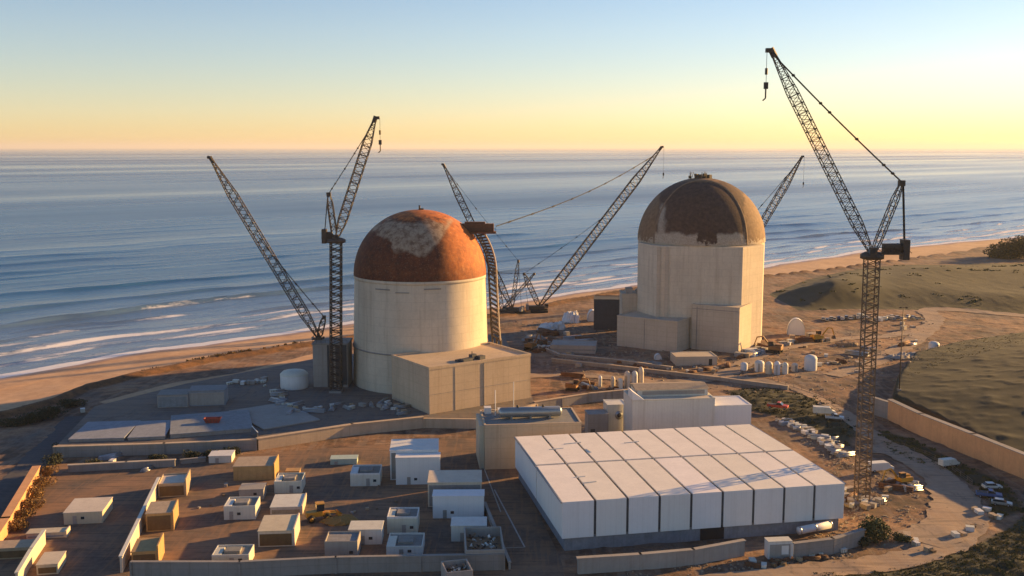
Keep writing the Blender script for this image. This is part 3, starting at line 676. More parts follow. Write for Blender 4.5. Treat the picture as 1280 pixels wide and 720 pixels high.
# lower annexes of the right building
def block(name, label, pl_, pr_, ytop, depth, mt, z0=0.0, roofmt=None, parent=None, cat='building', bev=.0, parap=.5, cell=True, rot=None, group=None):
    a = P(*pl_, z0); b = P(*pr_, z0); rz = math.atan2(b.y - a.y, b.x - a.x) if rot is None else rot
    L = (b - a).length; h = level(pl_[0], ytop, a.y) - z0
    t_ = thing(name, label, cat, a, rz, group); MB().slab(0, L, 0, depth, -.1, h - parap).build('wall', mt, t_)
    rm = roofmt or mt
    if parap:
        rb = MB(); rb.slab(-.1, L + .1, -.1, .4, h - parap, h); rb.slab(-.1, .4, .4, depth - .4, h - parap, h); rb.slab(L - .4, L + .1, .4, depth - .4, h - parap, h); rb.slab(-.1, L + .1, depth - .4, depth + .1, h - parap, h)
        rb.build('parapet', mt, t_); MB().slab(.4, L - .4, .4, depth - .4, h - parap - .05, h - parap * .6).build('roof', rm, t_)
    return t_, L, h
Yf = D2.y - r2
low, L, h = block('lower_block', 'tall grey block with sunlit right side joined to the front of the brown domed building', (864, 436), (923, 442), 380, 31, M_conc, parap=.4)
j = MB(); j.slab(L * .1, L * .1 + .3, -.15, 0, 0, h - 1); j.slab(0, L, -.08, 0, h * .9, h * .9 + .3); j.build('joints', M_conc_dk, low)
bu = MB()
for (x, y, sx, sz) in ((922, 432, 1.6, 9), (936, 428, 1.4, 7)): pass
low2, L, h = block('lower_block', 'grey beige cubic annex with one brightly sunlit side in front of the brown domed building', (771, 432), (846, 441), 394, 15, M_conc, parap=.5)
j = MB(); j.slab(L * .46, L * .46 + .2, -.12, 0, 0, h - .6); j.build('joints', M_conc_dk, low2)
b1, L, h = block('lower_block', 'small grey stepped block left of the brown domed building', (777, 425), (812, 424), 367, 12, M_conc, parap=.4, rot=0)
st_ = MB(); st_.slab(2, 5, 2, 6, h - .3, h + 2.4); st_.slab(7, L - 1, 4, 8, h - .3, h + 1.4); st_.build('roof_units', M_block, b1)
b1, L, h = block('lower_block', 'narrow grey link block between the sunlit cubic annex and the tall grey block', (838, 432), (868, 431), 383, 14, M_block, parap=.4, rot=0)
b1, L, h = block('low_slab_building', 'low pale slab building at the foot of the sunlit cubic annex', (845, 457), (897, 457), 446, 11, M_conc, parap=.3, rot=R(4))
dw = MB(); dw.slab(L * .8, L * .8 + 1.4, -.06, 0, 0, h * .7); dw.build('door', M_dark, b1)
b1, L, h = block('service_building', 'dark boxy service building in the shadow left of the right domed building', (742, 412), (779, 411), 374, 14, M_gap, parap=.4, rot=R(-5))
b1, L, h = block('low_slab_building', 'low grey flat roofed building in shade behind the orange yard', (688, 441), (744, 441), 431, 13, M_block, parap=.3, rot=R(-8))
gm = MB(); gm.slab(0, L, -.1, 0, h * .35, h * .55); gm.build('wall_band', M_greyroof, b1)

# ------------------------------------------------------------------ buttress tower with cranes, left of dome
T0 = P(392, 484, PZ); Tt = level(392, 429, T0.y) - PZ; Tw = 44 / F * T0.y
bt = thing('buttress_tower', 'square grey concrete tower carrying the cranes left of the rust dome building', 'tower', T0, 0)
MB().slab(0, Tw, 0, 11, -.05, Tt - .6).build('wall', M_block, bt); MB().slab(-.3, Tw + .3, -.3, 11.3, Tt - .6, Tt).build('roof_slab', M_conc_dk, bt)
s_ = MB()
for x in (Tw * .42, Tw * .54, Tw * .66, Tw * .8): s_.slab(x, x + .7, -.35, .0, 0, Tt - .7)
s_.slab(Tw * .7, Tw * .98, -.2, 0, 1, Tt - .7); s_.build('cladding_rails', M_gap, bt)
rl = MB()
for i in range(9): x = Tw * i / 8; rl.bar((x, -.2, Tt), (x, -.2, Tt + 1.2), .06, 4)
rl.bar((0, -.2, Tt + 1.2), (Tw, -.2, Tt + 1.2), .07, 4); rl.build('railing', M_steel, bt)
# ------------------------------------------------------------------ cranes
def crawler(name, label, base, tip, w1, bays, mast_top=None, ang=0.0, pend=None, hook=0.0, scale=1.0, mt=None, tracks=True, back=None, w0=(1.0, .6), pend_to=None, cab=True, rc=.16, rb=.1):
    """lattice boom crane: tracks, body, boom, back mast, pendant, hoist rope with hook"""
    base = Vector(base); t = thing(name, label, 'crane', base, 0, 'lattice boom cranes on the site'); mt = mt or M_steel
    tip = Vector(tip) - base; s = scale; foot = Vector((0, 0, 2.6 * s if cab else .8))
    if tracks:
        for sy in (-1, 1):
            b = MB(); b.slab(-4.2 * s, 4.2 * s, (sy * 2.7 - .6) * s, (sy * 2.7 + .6) * s, 0, 1.2 * s); o = b.build('track', M_tyre, t, .3); o.rotation_euler = (0, 0, ang)
    if cab:
        b = MB(); b.slab(-5 * s, 2.6 * s, -1.9 * s, 1.9 * s, 1.25 * s, 3.1 * s); o = b.build('body', mt, t, .1); o.rotation_euler = (0, 0, ang)
        b = MB(); b.slab(-6.4 * s, -5 * s, -2.2 * s, 2.2 * s, 1.3 * s, 3.9 * s); o = b.build('counterweight', M_conc_dk, t, .1); o.rotation_euler = (0, 0, ang)
        b = MB(); b.slab(2.65 * s, 4.4 * s, 1.0 * s, 2.4 * s, 1.6 * s, 3.9 * s); o = b.build('cab', M_steel2, t, .1); o.rotation_euler = (0, 0, ang)
        b2 = MB(); b2.slab(3.0 * s, 4.45 * s, .95 * s, 2.45 * s, 2.6 * s, 3.5 * s); g = b2.build('window', M_glass, o)
    side = Vector((0, 1, 0))
    bm = MB().lattice(foot, tip, w0, w1, bays, rc, rb, side=side); bm.build('boom', M_steel2 if mt is not M_steel else mt, t)
    d = (tip - foot).normalized(); hd = MB(); hd.bar(tip - d * 1.6, tip + d * 1.0, .75, 6); hd.bar(tip + d * .6, tip + d * .6 + Vector((1.1 if d.x > 0 else -1.1, 0, .25)), .55, 6); hd.build('boom_head', mt, t)
    if mast_top is not None:
        mt_ = Vector(mast_top) - base; m2 = MB().lattice(foot + Vector((0, 0, .2)), mt_, (.8, .5), w1 * .6, max(6, int((mt_ - foot).length / 2.2)), rc * .9, rb, side=side)
        m2.bar(mt_ - Vector((.0, 0, .9)), mt_ + Vector((0, 0, .5)), .7, 6); m2.build('back_mast', mt, t)
        st_ = MB(); bk = Vector((-5.4 * s * math.cos(ang), -5.4 * s * math.sin(ang), 3.6 * s)) if back is None else Vector(back) - base
        st_.bar(mt_, bk, .12, 4); st_.build('backstay', M_cable, t)
        q = foot.lerp(tip, pend_to or .985)
        pn = MB()
        for sy in (-.35, .35):
            a_ = mt_ + Vector((0, sy, 0)); b_ = q + Vector((0, sy, 0)); n_ = 12; pts = [a_.lerp(b_, i / n_) - Vector((0, 0, math.sin(math.pi * i / n_) * .012 * (b_ - a_).length)) for i in range(n_ + 1)]
            pn.path(pts, .085, 4)
            for k in (2, 5, 7, 10): pn.bar(pts[k] - (pts[k + 1] - pts[k]) * .12, pts[k] + (pts[k + 1] - pts[k]) * .12, .24, 5)
        pn.build('pendant_line', M_cable, t)
    if hook:
        hx = tip + d * .6 + Vector((1.3 if d.x > 0 else -1.3, 0, 0)); r_ = MB(); r_.bar(hx, hx - Vector((0, 0, hook)), .07, 4); r_.build('hoist_rope', M_cable, t)
        h_ = MB(); e = hx - Vector((0, 0, hook)); h_.box(e.x, e.y, e.z - 1.3, .75, .5, 1.5); h_.bar(e - Vector((0, 0, 1.3)), e - Vector((0, 0, 2.4)), .16, 5); h_.bar(e - Vector((0, 0, 2.4)), e - Vector((.5, 0, 2.8)), .15, 5); h_.build('hook', M_steel, t)
    return t
zt = PZ + Tt
# slanted crane on the tower roof
bY = T0.y + 4
b = Vector((W(399, 425, bY).x, bY, zt)); crawler('boom_crane', 'long crane leaning far out over the sea, leftmost of all the cranes', b, W(264, 199, bY + 6), 3.0, 44, mast_top=W(405, 396, bY), hook=0, scale=.42, tracks=False, pend_to=.58, rc=.2, rb=.11)
r_ = MB(); a_ = W(276, 222, bY + 6); b_ = W(279, 318, bY + 6); 
# tower crane with luffing boom
def luffer(label, base, ztop, tip, apex, w, mw, boomw, bays, mbays, hooklen, cwx, rc=.17, rb=.1, base2=None, mt=M_steel, mtl=None, hookp=None, mastmt=None):
    base = Vector(base); t = thing('tower_crane', label, 'crane', base, 0, 'lattice boom cranes on the site'); top = Vector(ztop) - base; tip = Vector(tip) - base; apex = Vector(apex) - base; mtl = mtl or mt
    MB().box(0, 0, -.1, w * 2.2, w * 2.2, .9).build('base_plate', M_conc_dk, t)
    MB().lattice((0, 0, .8), top, (mw, mw), mw, mbays, rc * 1.35, rb * 1.3).build('mast', mastmt or mtl, t)
    MB().lathe([(mw * .75, top.z - .2), (mw * .95, top.z), (mw * .95, top.z + 1.0), (mw * .6, top.z + 1.6)], 20, cx=top.x, cy=top.y).build('slewing_ring', mt, t)
    pf = MB(); pf.slab(top.x - 1.5, top.x + cwx, top.y - 1.3, top.y + 1.3, top.z + 1.0, top.z + 1.5) if cwx > 0 else pf.slab(top.x + cwx, top.x + 1.5, top.y - 1.3, top.y + 1.3, top.z + 1.0, top.z + 1.5)
    for i in range(6):
        x = top.x + cwx * (i + .5) / 6; pf.bar((x, top.y - 1.3, top.z + 1.4), (x, top.y - 1.3, top.z + 2.8), .1, 4); pf.bar((x, top.y - 1.3, top.z + 2.8), (x + cwx / 6, top.y - 1.3, top.z + 1.4), .08, 4)
    pf.bar((top.x, top.y - 1.3, top.z + 2.8), (top.x + cwx, top.y - 1.3, top.z + 2.8), .1, 4)
    pf.build('rear_deck', mt, t)
    sg = 1 if cwx > 0 else -1
    cw = MB(); cw.box(top.x + cwx - sg * .6, top.y, top.z - .3, 1.6, 3.0, 5.0); cw.build('counterweight', mt, t, .08)
    mh = MB(); mh.box(top.x + cwx * .55, top.y, top.z + 1.5, abs(cwx) * .5, 2.0, 2.2); mh.build('winch_house', mt, t, .1)
    cb_ = MB(); cb_.box(top.x - sg * .6, top.y - 2.1, top.z + .6, 1.7, 1.5, 2.3); o = cb_.build('cab', mt, t, .08)
    g = MB(); g.box(top.x - sg * .9, top.y - 2.15, top.z + 1.5, 1.3, 1.55, 1.0); g.build('window', M_glass, o)
    piv = top + Vector((-sg * .4, 0, 1.7))
    MB().lattice(piv, tip, (1.0, .7), boomw, bays, rc, rb, side=(0, 1, 0)).build('boom', mtl, t)
    MB().lattice(piv + Vector((sg * .8, 0, 0)), apex, (.9, .6), boomw * .62, max(5, int((apex - piv).length / 1.9)), rc, rb, side=(0, 1, 0)).build('back_mast', mt, t)
    d = (tip - piv).normalized(); hd = MB(); hd.bar(tip - d * 1.5, tip + d * .8, .8, 6); hd.box(tip.x - sg * .7, tip.y, tip.z - .3, 1.6, 1.2, 1.0); hd.build('boom_head', mt, t); MB().box(apex.x, apex.y, apex.z - .7, 1.5, 1.2, 1.4).build('mast_head', mt, t)
    pn = MB(); n_ = 14
    for sy in (-.4, .4):
        a_ = apex + Vector((0, sy, .3)); b_ = piv.lerp(tip, .97) + Vector((0, sy, .2)); pts = [a_.lerp(b_, i / n_) - Vector((0, 0, math.sin(math.pi * i / n_) * .01 * (b_ - a_).length)) for i in range(n_ + 1)]
        pn.path(pts, .11, 4)
        for k in (1, 2, 5, 8, 9, 12): pn.bar(pts[k] - (pts[k + 1] - pts[k]) * .08, pts[k] + (pts[k + 1] - pts[k]) * .08, .3, 5)
    pn.build('pendant_line', M_cable, t)
    bs = MB(); e = Vector((top.x + cwx - sg * .8, 0, top.z + 4.4))
    for sy in (-.5, 0, .5): bs.bar(apex + Vector((sg * .4, sy, -.4)), e + Vector((0, sy, 0)), .1, 4)
    bs.build('backstay', M_cable, t)
    if hooklen:
        hx = tip + Vector((-sg * 1.2 if hookp is None else hookp, 0, 0)); r_ = MB(); r_.bar(hx, hx - Vector((0, 0, hooklen)), .07, 4); r_.build('hoist_rope', M_cable, t)
        h_ = MB(); e = hx - Vector((0, 0, hooklen)); h_.box(e.x, e.y, e.z, 1.0, .6, 1.6); h_.bar(hx - Vector((0, 0, hooklen * .62)), hx - Vector((0, 0, hooklen * .45)), .35, 6); h_.bar(e, e - Vector((0, 0, 2.2)), .2, 5); h_.bar(e - Vector((0, 0, 2.2)), e - Vector((.7, 0, 2.8)), .17, 5); h_.build('hook', mt, t)
    return t
b = P(420, 490, PZ); luffer('slim tower crane with an upright lattice mast beside the rust dome building', b, W(420, 303, b.y), W(469, 148, b.y), W(411, 243, b.y), 2, 3.6, 2.9, 26, 40, 9, -4.6, .2, .12, hookp=1.6)
b = G(1077, 628); luffer('giant tower crane standing beside the white warehouse, tallest of all the cranes', b, W(1090, 323, b.y), W(965, 64, b.y + 1), W(1127, 229, b.y), 3, 3.0, 2.35, 46, 54, 9, 8.6, .135, .085, mastmt=plain('tan_lattice_steel', (.16, .105, .065), .7, var=.5, scale=1.5))
b = G(640, 391); crawler('boom_crane', 'crane boom rising behind the rust orange dome and its hoist platform', b, W(555, 207, b.y - 6), 3.2, 40, mast_top=W(648, 326, b.y), ang=R(160), scale=1.0, rc=.26, rb=.14)
b = G(674, 390); crawler('boom_crane', 'long crane boom leaning right between the two domed buildings', b, W(826, 185, b.y), 4.2, 44, mast_top=W(655, 342, b.y), ang=0, scale=1.15, hook=14, pend_to=.62, rc=.3, rb=.16)
b = G(628, 392); crawler('boom_crane', 'short dark crane with a low back mast at the foot of the long booms', b, W(618, 340, b.y), 2.4, 12, mast_top=W(668, 342, b.y), ang=R(180), scale=.8, rc=.24, rb=.14)
b = G(899, 376); crawler('boom_crane', 'far crane whose boom rises from behind the brown domed building', b, W(1002, 197, b.y), 3.6, 36, mast_top=W(886, 330, b.y), ang=0, scale=1.2, hook=15, rc=.28, rb=.16)
# heavy cable from hoist platform to the long crane boom
hc = MB(); a_ = Vector((pb.x, D1.y - 1, pz + 1.6)); e_ = W(815, 196, G(674, 390).y); n_ = 18
pts = [a_.lerp(e_, i / n_) - Vector((0, 0, math.sin(math.pi * i / n_) * 3.0)) for i in range(n_ + 1)]
hc.path(pts, .2, 5)
for k in range(1, n_, 2): hc.bar(pts[k] - Vector((0, 0, .1)), pts[k] + (pts[k + 1] - pts[k]) * .2, .34, 5)
tag(hc.build('hoist_cable', M_cable), 'thick sagging cable strung from the hoist platform to the long crane boom', 'cable')
# lone lamp mast right of the giant crane
b = G(1124, 488); pm_ = thing('lamp_mast', 'thin lone mast standing at the head of the earth retaining wall', 'mast', b)
hh = W(1124, 384, b.y).z - b.z; MB().bar((0, 0, -.2), (0, 0, hh), .22, 8, .13).build('pole', M_steel, pm_); MB().bar((-1.2, 0, hh), (1.2, 0, hh), .1, 5).box(-1.1, 0, hh - .35, .7, .4, .3).box(1.1, 0, hh - .35, .7, .4, .3).build('lamp_head', M_steel, pm_); MB().box(0, 0, -.1, 1.2, 1.2, .6).build('footing', M_conc_dk, pm_)
# ------------------------------------------------------------------ white panelled warehouse
WH = 11.6
q0 = P(703, 628, WH); q1 = P(1055, 608, WH); q3 = P(641, 546, WH)
wr = math.atan2(q1.y - q0.y, q1.x - q0.x) + R(1.6); WL = (q1 - q0).length * 1.018; WD = (q3 - q0).length; GR = wr
wh = thing('warehouse', 'huge flat roofed warehouse clad in white panels with dark joints', 'warehouse', (q0.x, q0.y, 0), wr)
MB().slab(.8, WL - .8, .8, WD - .8, -.1, 3.6).build('plinth_wall', M_plinth, wh)
MB().slab(.25, WL - .25, .25, WD - .25, 3.6, WH - .25).build('frame', M_gap, wh)
nP = 9; pw = WL / nP; g_ = .3
for i in range(nP):
    a, b_ = i * pw + g_, (i + 1) * pw - g_
    MB().slab(a if i else 0, b_ if i < nP - 1 else WL, 0, .3, 3.1, WH - .05).build('wall_panel', M_white, wh, .04)
    MB().slab(a if i else 0, b_ if i < nP - 1 else WL, WD - .3, WD, 3.1, WH - .05).build('wall_panel', M_white, wh, .04)
    for (y0, y1) in ((0, WD * .5 - .5), (WD * .5 + .5, WD)):
        b = MB(); x0, x1 = (a if i else 0), (b_ if i < nP - 1 else WL); zc = .25; e0 = 0 if y0 == 0 else zc; e1 = zc if y0 == 0 else 0
        b.add([(x0, y0 + .02, WH - .3), (x1, y0 + .02, WH - .3), (x1, y1 - .02, WH - .3), (x0, y1 - .02, WH - .3), (x0, y0 + .02, WH + e0), (x1, y0 + .02, WH + e0), (x1, y1 - .02, WH + e1), (x0, y1 - .02, WH + e1)], [(3, 2, 1, 0), (4, 5, 6, 7), (0, 1, 5, 4), (1, 2, 6, 5), (2, 3, 7, 6), (3, 0, 4, 7)])
        b.build('roof_panel', M_wroof, wh, .04)
for (y0, y1) in ((.32, WD * .5 - g_), (WD * .5 + g_, WD - .32)):
    MB().slab(0, .3, y0, y1, 3.1, WH - .32).build('wall_panel', M_white, wh, .04); MB().slab(WL - .3, WL, y0, y1, 3.1, WH - .32).build('wall_panel', M_white, wh, .04)
MB().slab(WL * .5 - 1.2, WL * .5 + 4.6, .72, .82, 0, 3.5).build('doorway', M_dark, wh)
for x in (-.25, WL + .25): MB().bar((x, 0, WH - .1), (x, WD, WH - .1), .18, 6).build('gutter', M_silver, wh)
pt = MB()
for (x, y, sx, sy) in ((WL * .12, WD * .74, 4, .25), (WL * .2, WD * .82, 5, .2), (WL * .235, WD * .68, .3, 3.2), (WL * .43, WD * .78, 4.4, .25), (WL * .12, WD * .3, 3.0, .25), (WL * .14, WD * .22, 3.4, .25)): pt.box(x, y, WH + .1, sx, sy, .22, .15)
pt.build('roof_patches', M_cabin, wh)

# ------------------------------------------------------------------ buildings behind the warehouse
bw, L, h = block('workshop_building', 'plain tan concrete workshop with a grey roof tank, left of the white warehouse', (606, 587), (724, 580), 531, 17, M_conc_tan, roofmt=M_greyroof, parap=.5, rot=R(6))
db = MB(); db.slab(-1.4, -.02, 1, 15, -.1, h - .6); db.build('side_wing', M_cream, bw)
ro = bw.location
def lying_tank(label, a, b, z, r, mt=M_silver, group=None, sad=True):
    a = Vector(a); b = Vector(b); d = b - a; L_ = d.length; rz = math.atan2(d.y, d.x); t = thing('storage_tank', label, 'tank', (a.x, a.y, z), rz, group)
    bd = MB(); prof = [(.02, -.0), (r * .5, .08 * r), (r * .85, .3 * r), (r, .6 * r), (r, L_ - .6 * r), (r * .85, L_ - .3 * r), (r * .5, L_ - .08 * r), (.02, L_)]
    bd.lathe(prof, 24); o = bd.build('shell', mt, t); o.rotation_euler = (0, R(90), 0); o.location = (0, 0, r + .35)
    if sad:
        s = MB()
        for k in (.2, .5, .8): s.slab(L_ * k - .3, L_ * k + .3, -r * .8, r * .8, 0, r * .75)
        s.build('saddle', M_conc_dk, t)
        rg = MB()
        for k in (.3, .7): rg.bar((L_ * k, 0, r * 2 + .2), (L_ * k, 0, r * 2 + .9), .35, 10)
        rg.build('hatch', M_steel, t)
    return t
ya = Vector((math.cos(R(6)), math.sin(R(6)), 0)); yb = Vector((-ya.y, ya.x, 0))
z0 = h - .3
a = ro + ya * 4.5 + yb * 7; lying_tank('long grey cylindrical tank lying on the tan workshop roof', a, a + ya * 18.5, z0, 1.5)
b = MB(); b.slab(5, 15, 12.5, 15.5, 0, 1.2); b.slab(6, 9, 9.5, 12, 0, 1.8); b.slab(1, 3, 13, 15.5, 0, 1.8)
b.bar((4, 11, 0), (4, 11, 7.5), .13, 6); b.bar((9.5, 12.5, 0), (9.5, 12.5, 9.5), .12, 6); o = b.build('rooftop_equipment', M_cabin); o.location = (ro.x, ro.y, z0); o.rotation_euler = (0, 0, R(6)); tag(o, 'pale rooftop ducts and two thin poles behind the grey roof tank', 'equipment')
of, L, h = block('office_building', 'white office building with a tan roof behind the white warehouse', (790, 556), (890, 551), 500, 13, M_cabin, roofmt=M_cream, parap=.3, rot=R(6))
b = MB(); b.slab(2.4, L - 1.0, 4.5, 13.5, h - .3, h + 2.0); b.build('upper_storey', M_cabin, of)
b = MB(); x0, x1, y0, y1, z_ = 1.8, L - .6, 4.0, 14, h + 2.0
b.add([(x0, y0, z_), (x1, y0, z_), (x1, y1, z_), (x0, y1, z_), (x0, (y0 + y1) / 2, z_ + .9), (x1, (y0 + y1) / 2, z_ + .9)], [(3, 2, 1, 0), (0, 1, 5, 4), (2, 3, 4, 5), (1, 2, 5), (3, 0, 4)]); b.build('roof', M_tan, of)
b = MB(); b.add([(-.1, -.1, h - .2), (3.8, -.1, h - .2), (-.1, -.1, h + 2.6), (-.1, 6, h - .2), (3.8, 6, h - .2), (-.1, 6, h + 2.6)], [(0, 1, 2), (5, 4, 3), (0, 2, 5, 3), (1, 4, 5, 2), (0, 3, 4, 1)]); b.build('gable_wedge', M_white, of)
MB().slab(4, L - 2, 4.3, 4.5, h + .4, h + 1.5).build('shadow_band', M_block, of)  # grey strip painting the shadow band under the roof, no glazing
b1, L, h = block('store_building', 'small white flat roofed store joined to the right end of the office', (891, 552), (934, 548), 507, 12, M_white, parap=.25, rot=R(6))
b = MB(); b.slab(1.5, 3.2, -.07, 0, 0, 2.6); b.build('door', M_greyroof, b1)
b1, L, h = block('plant_room', 'white plant room with a round fan grille beside the office', (759, 541), (783, 540), 506, 7, M_cabin, parap=.25, rot=R(6))
b = MB(); b.bar((L * .6, -.02, h * .62), (L * .6, -.22, h * .62), 1.35, 24); f_ = b.build('fan_grille', M_silver, b1); b = MB(); b.bar((L * .6, -.22, h * .62), (L * .6, -.27, h * .62), .7, 20); b.build('hub', M_gap, f_)
b1, L, h = block('plant_room', 'low grey plant room left of the round fan grille', (735, 545), (759, 543), 518, 6, M_block, parap=.25, rot=R(6))
b = MB(); b.slab(.8, 2.2, -.07, 0, 0, 2.2); b.build('door', M_gap, b1)

# ------------------------------------------------------------------ yard cabins
def cabin(label, x0, x1, yb_, yt, yk, mt=None, style='parapet', rot=7, front=None, group='site cabins on the paved yard', name='site_cabin', z0=0.0, roof=None, cat='cabin', side=None):
    mt = mt or M_cabin; a = P(x0, yb_, z0); b = P(x1, yb_, z0); L = (b.x - a.x) / math.cos(R(rot)); h = level(x0, yt, a.y) - z0
    D = P(x0, yk, z0 + h).y - P(x0, yt, z0 + h).y; D = max(D, 2.5)
    t = thing(name, label, cat, a, R(rot), group); e = .22
    MB().slab(0, L, 0, D, -.05, h - (.5 if style != 'flat' else .18)).build('wall', mt, t, .03)
    if style == 'flat':
        MB().slab(-.12, L + .12, -.12, D + .12, h - .18, h).build('roof', roof or mt, t, .03)
    else:
        r = MB(); r.slab(0, L, 0, e, h - .5, h); r.slab(0, e, e, D - e, h - .5, h); r.slab(L - e, L, e, D - e, h - .5, h); r.slab(0, L, D - e, D, h - .5, h)
        r.build('parapet', mt, t, .03); MB().slab(e, L - e, e, D - e, h - .55, h - .38).build('roof', roof or M_greyroof, t)
        if style == 'unit':
            u = MB(); u.slab(L * .3, L * .72, D * .25, D * .7, h - .38, h + .25); u.build('roof_unit', M_greyroof, t, .03)
            u = MB(); u.slab(e, L * .24, e, D * .8, h - .38, h - .05); u.build('roof_step', mt, t, .03)
    if side:
        s = MB(); s.slab(L + .0, L + .35, -.1, D + .1, -.05, h + side); s.build('side_panel', mt, t, .03)
    if front is not None:
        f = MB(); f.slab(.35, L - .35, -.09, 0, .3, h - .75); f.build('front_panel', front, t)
    else:
        k = L * rnd.uniform(.15, .6); f = MB(); f.slab(k, k + .95, -.06, 0, .05, min(2.1, h - .7)); d = f.build('door', M_block, t); g = MB(); g.slab(k + .78, k + .86, -.1, -.06, 1.0, 1.15); g.build('handle', M_steel, d)
        k2 = k + 1.8 if k + 3 < L else k - 1.6
        if 0 < k2 < L - 1.1 and h > 2.2: f = MB(); f.slab(k2, k2 + 1.0, -.05, 0, 1.1, min(1.9, h - .75)); o = f.build('window', mt, t); g = MB(); g.slab(k2 + .08, k2 + .92, -.07, -.05, 1.16, min(1.84, h - .8)); g.build('pane', M_glass, o)
    return t
cabin('lone white cabin with a flat roof between shrub wall and inner yard wall', 80, 126, 656, 641, 623, M_cream, 'flat', 8)
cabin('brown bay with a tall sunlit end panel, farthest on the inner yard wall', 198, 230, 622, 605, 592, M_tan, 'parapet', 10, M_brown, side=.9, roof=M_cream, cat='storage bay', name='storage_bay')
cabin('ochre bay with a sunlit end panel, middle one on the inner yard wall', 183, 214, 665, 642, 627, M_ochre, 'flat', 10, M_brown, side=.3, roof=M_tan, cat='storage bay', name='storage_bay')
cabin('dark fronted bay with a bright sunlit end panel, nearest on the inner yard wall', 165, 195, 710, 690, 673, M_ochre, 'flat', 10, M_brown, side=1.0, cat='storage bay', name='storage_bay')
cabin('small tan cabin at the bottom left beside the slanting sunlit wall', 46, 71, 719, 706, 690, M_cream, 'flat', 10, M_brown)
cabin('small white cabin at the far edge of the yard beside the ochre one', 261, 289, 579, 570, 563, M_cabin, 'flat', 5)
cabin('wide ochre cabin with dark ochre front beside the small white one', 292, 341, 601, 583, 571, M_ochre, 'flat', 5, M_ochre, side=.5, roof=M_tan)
cabin('greyish cabin half hidden behind a taller white cabin, left of the tan roofed one', 299, 329, 625, 612, 604, M_block, 'flat', 5)
cabin('white cabin with a notched roof edge in front of the greyish half hidden cabin', 280, 319, 650, 633, 621, M_cabin, 'unit', 4)
cabin('white cabin with a sunken tan roof patch, farthest of three in line', 343, 377, 617, 602, 591, M_cabin, 'unit', 4, roof=M_tan)
cabin('tiny ochre cabin peeping out behind the white cabin with tan roof patch', 357, 374, 594, 589, 585, M_ochre, 'flat', 4)
cabin('cream cabin with a sloping lit roof right beside the yellow loader', 338, 376, 644, 634, 618, M_cream, 'flat', 5, M_tan, side=.2, roof=M_cabin)
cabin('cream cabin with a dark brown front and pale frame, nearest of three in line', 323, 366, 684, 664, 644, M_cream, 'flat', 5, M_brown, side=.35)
cabin('white cabin with a brownish roof patch just behind the front yard wall', 265, 311, 709, 694, 681, M_cabin, 'unit', 3, roof=M_tan)
cabin('low mint green cabin far back in the yard', 413, 446, 581, 574, 569, M_mint, 'flat', 4)
cabin('solitary white cabin with raised roof rim in the middle rear of the yard', 438, 475, 608, 592, 581, M_cabin, 'unit', 3)
cabin('grey fronted cabin with a sunken roof behind the front wall, overlapping its paler neighbour', 406, 447, 699, 677, 664, M_block, 'parapet', 2)
cabin('pale flat roofed cabin behind the grey fronted sunken roof one', 436, 477, 681, 662, 651, M_cabin, 'flat', 2)
cabin('white cabin with a grey roof hatch, rear of the pair in the yard centre', 484, 522, 667, 646, 634, M_cabin, 'unit', 1)
cabin('white cabin with a notched grey roof, front one of the pair in the yard centre', 483, 528, 697, 683, 666, M_cabin, 'unit', 1)
cabin('tall white cabin at the rear of the stepped pair by the workshop', 488, 548, 600, 563, 549, M_white, 'flat', 4, M_greyroof)
cabin('lower white cabin stepped in front of the taller one, nearer the workshop', 495, 550, 606, 572, 566, M_white, 'flat', 3)
cabin('cream roofed grey cabin at the rear of the stepped pair by the lane markings', 535, 602, 634, 603, 588, M_cream, 'flat', 2, M_greyroof)
cabin('white front cabin of the stepped pair by the lane markings', 541, 605, 648, 620, 612, M_white, 'flat', 1)
cabin('pale blue white cabin behind the open crate of scrap', 564, 608, 677, 657, 646, M_cabin, 'flat', 1)

def open_crate(label, x0, x1, yb_, yt, yk, rot, mt, fill=26):
    a = P(x0, yb_); b = P(x1, yb_); L = (b.x - a.x); h = level(x0, yt, a.y); D = P(x0, yk, h).y - P(x0, yt, h).y
    t = thing('open_crate', label, 'crate', a, R(rot)); r = MB(); e = .3; r.slab(0, L, 0, e, 0, h); r.slab(0, e, e, D, 0, h); r.slab(L - e, L, e, D, 0, h); r.slab(e, L - e, D - e, D, 0, h); r.slab(e, L - e, e, D - e, 0, .3); r.build('wall', mt, t, .03)
    for k, (m, nn) in enumerate(((M_cabin, fill // 2), (M_steel, fill // 2), (M_wood, fill // 3))):
        s = MB()
        for i in range(nn):
            x, y = rnd.uniform(.9, L - .9), rnd.uniform(.9, D - .9); z = h * rnd.uniform(.5, .85); s.bar((x, y, z), (x + rnd.uniform(-.9, .9), y + rnd.uniform(-.9, .9), z + rnd.uniform(-.3, .6)), rnd.uniform(.08, .28), 5)
        tag(s.build(('white_scrap', 'dark_scrap', 'timber_scrap')[k], m, t), kind='stuff')
    MB().slab(e, L - e, e, D - e, .3, h * .5).build('fill', M_wood, t)
    return t
open_crate('open walled crate full of scrap at the front right corner of the yard', 582, 631, 713, 688, 659, 4, M_block, 40)
open_crate('small open crate of dark scrap cut by the bottom edge outside the yard wall', 558, 592, 738, 716, 701, 14, M_block, 20)

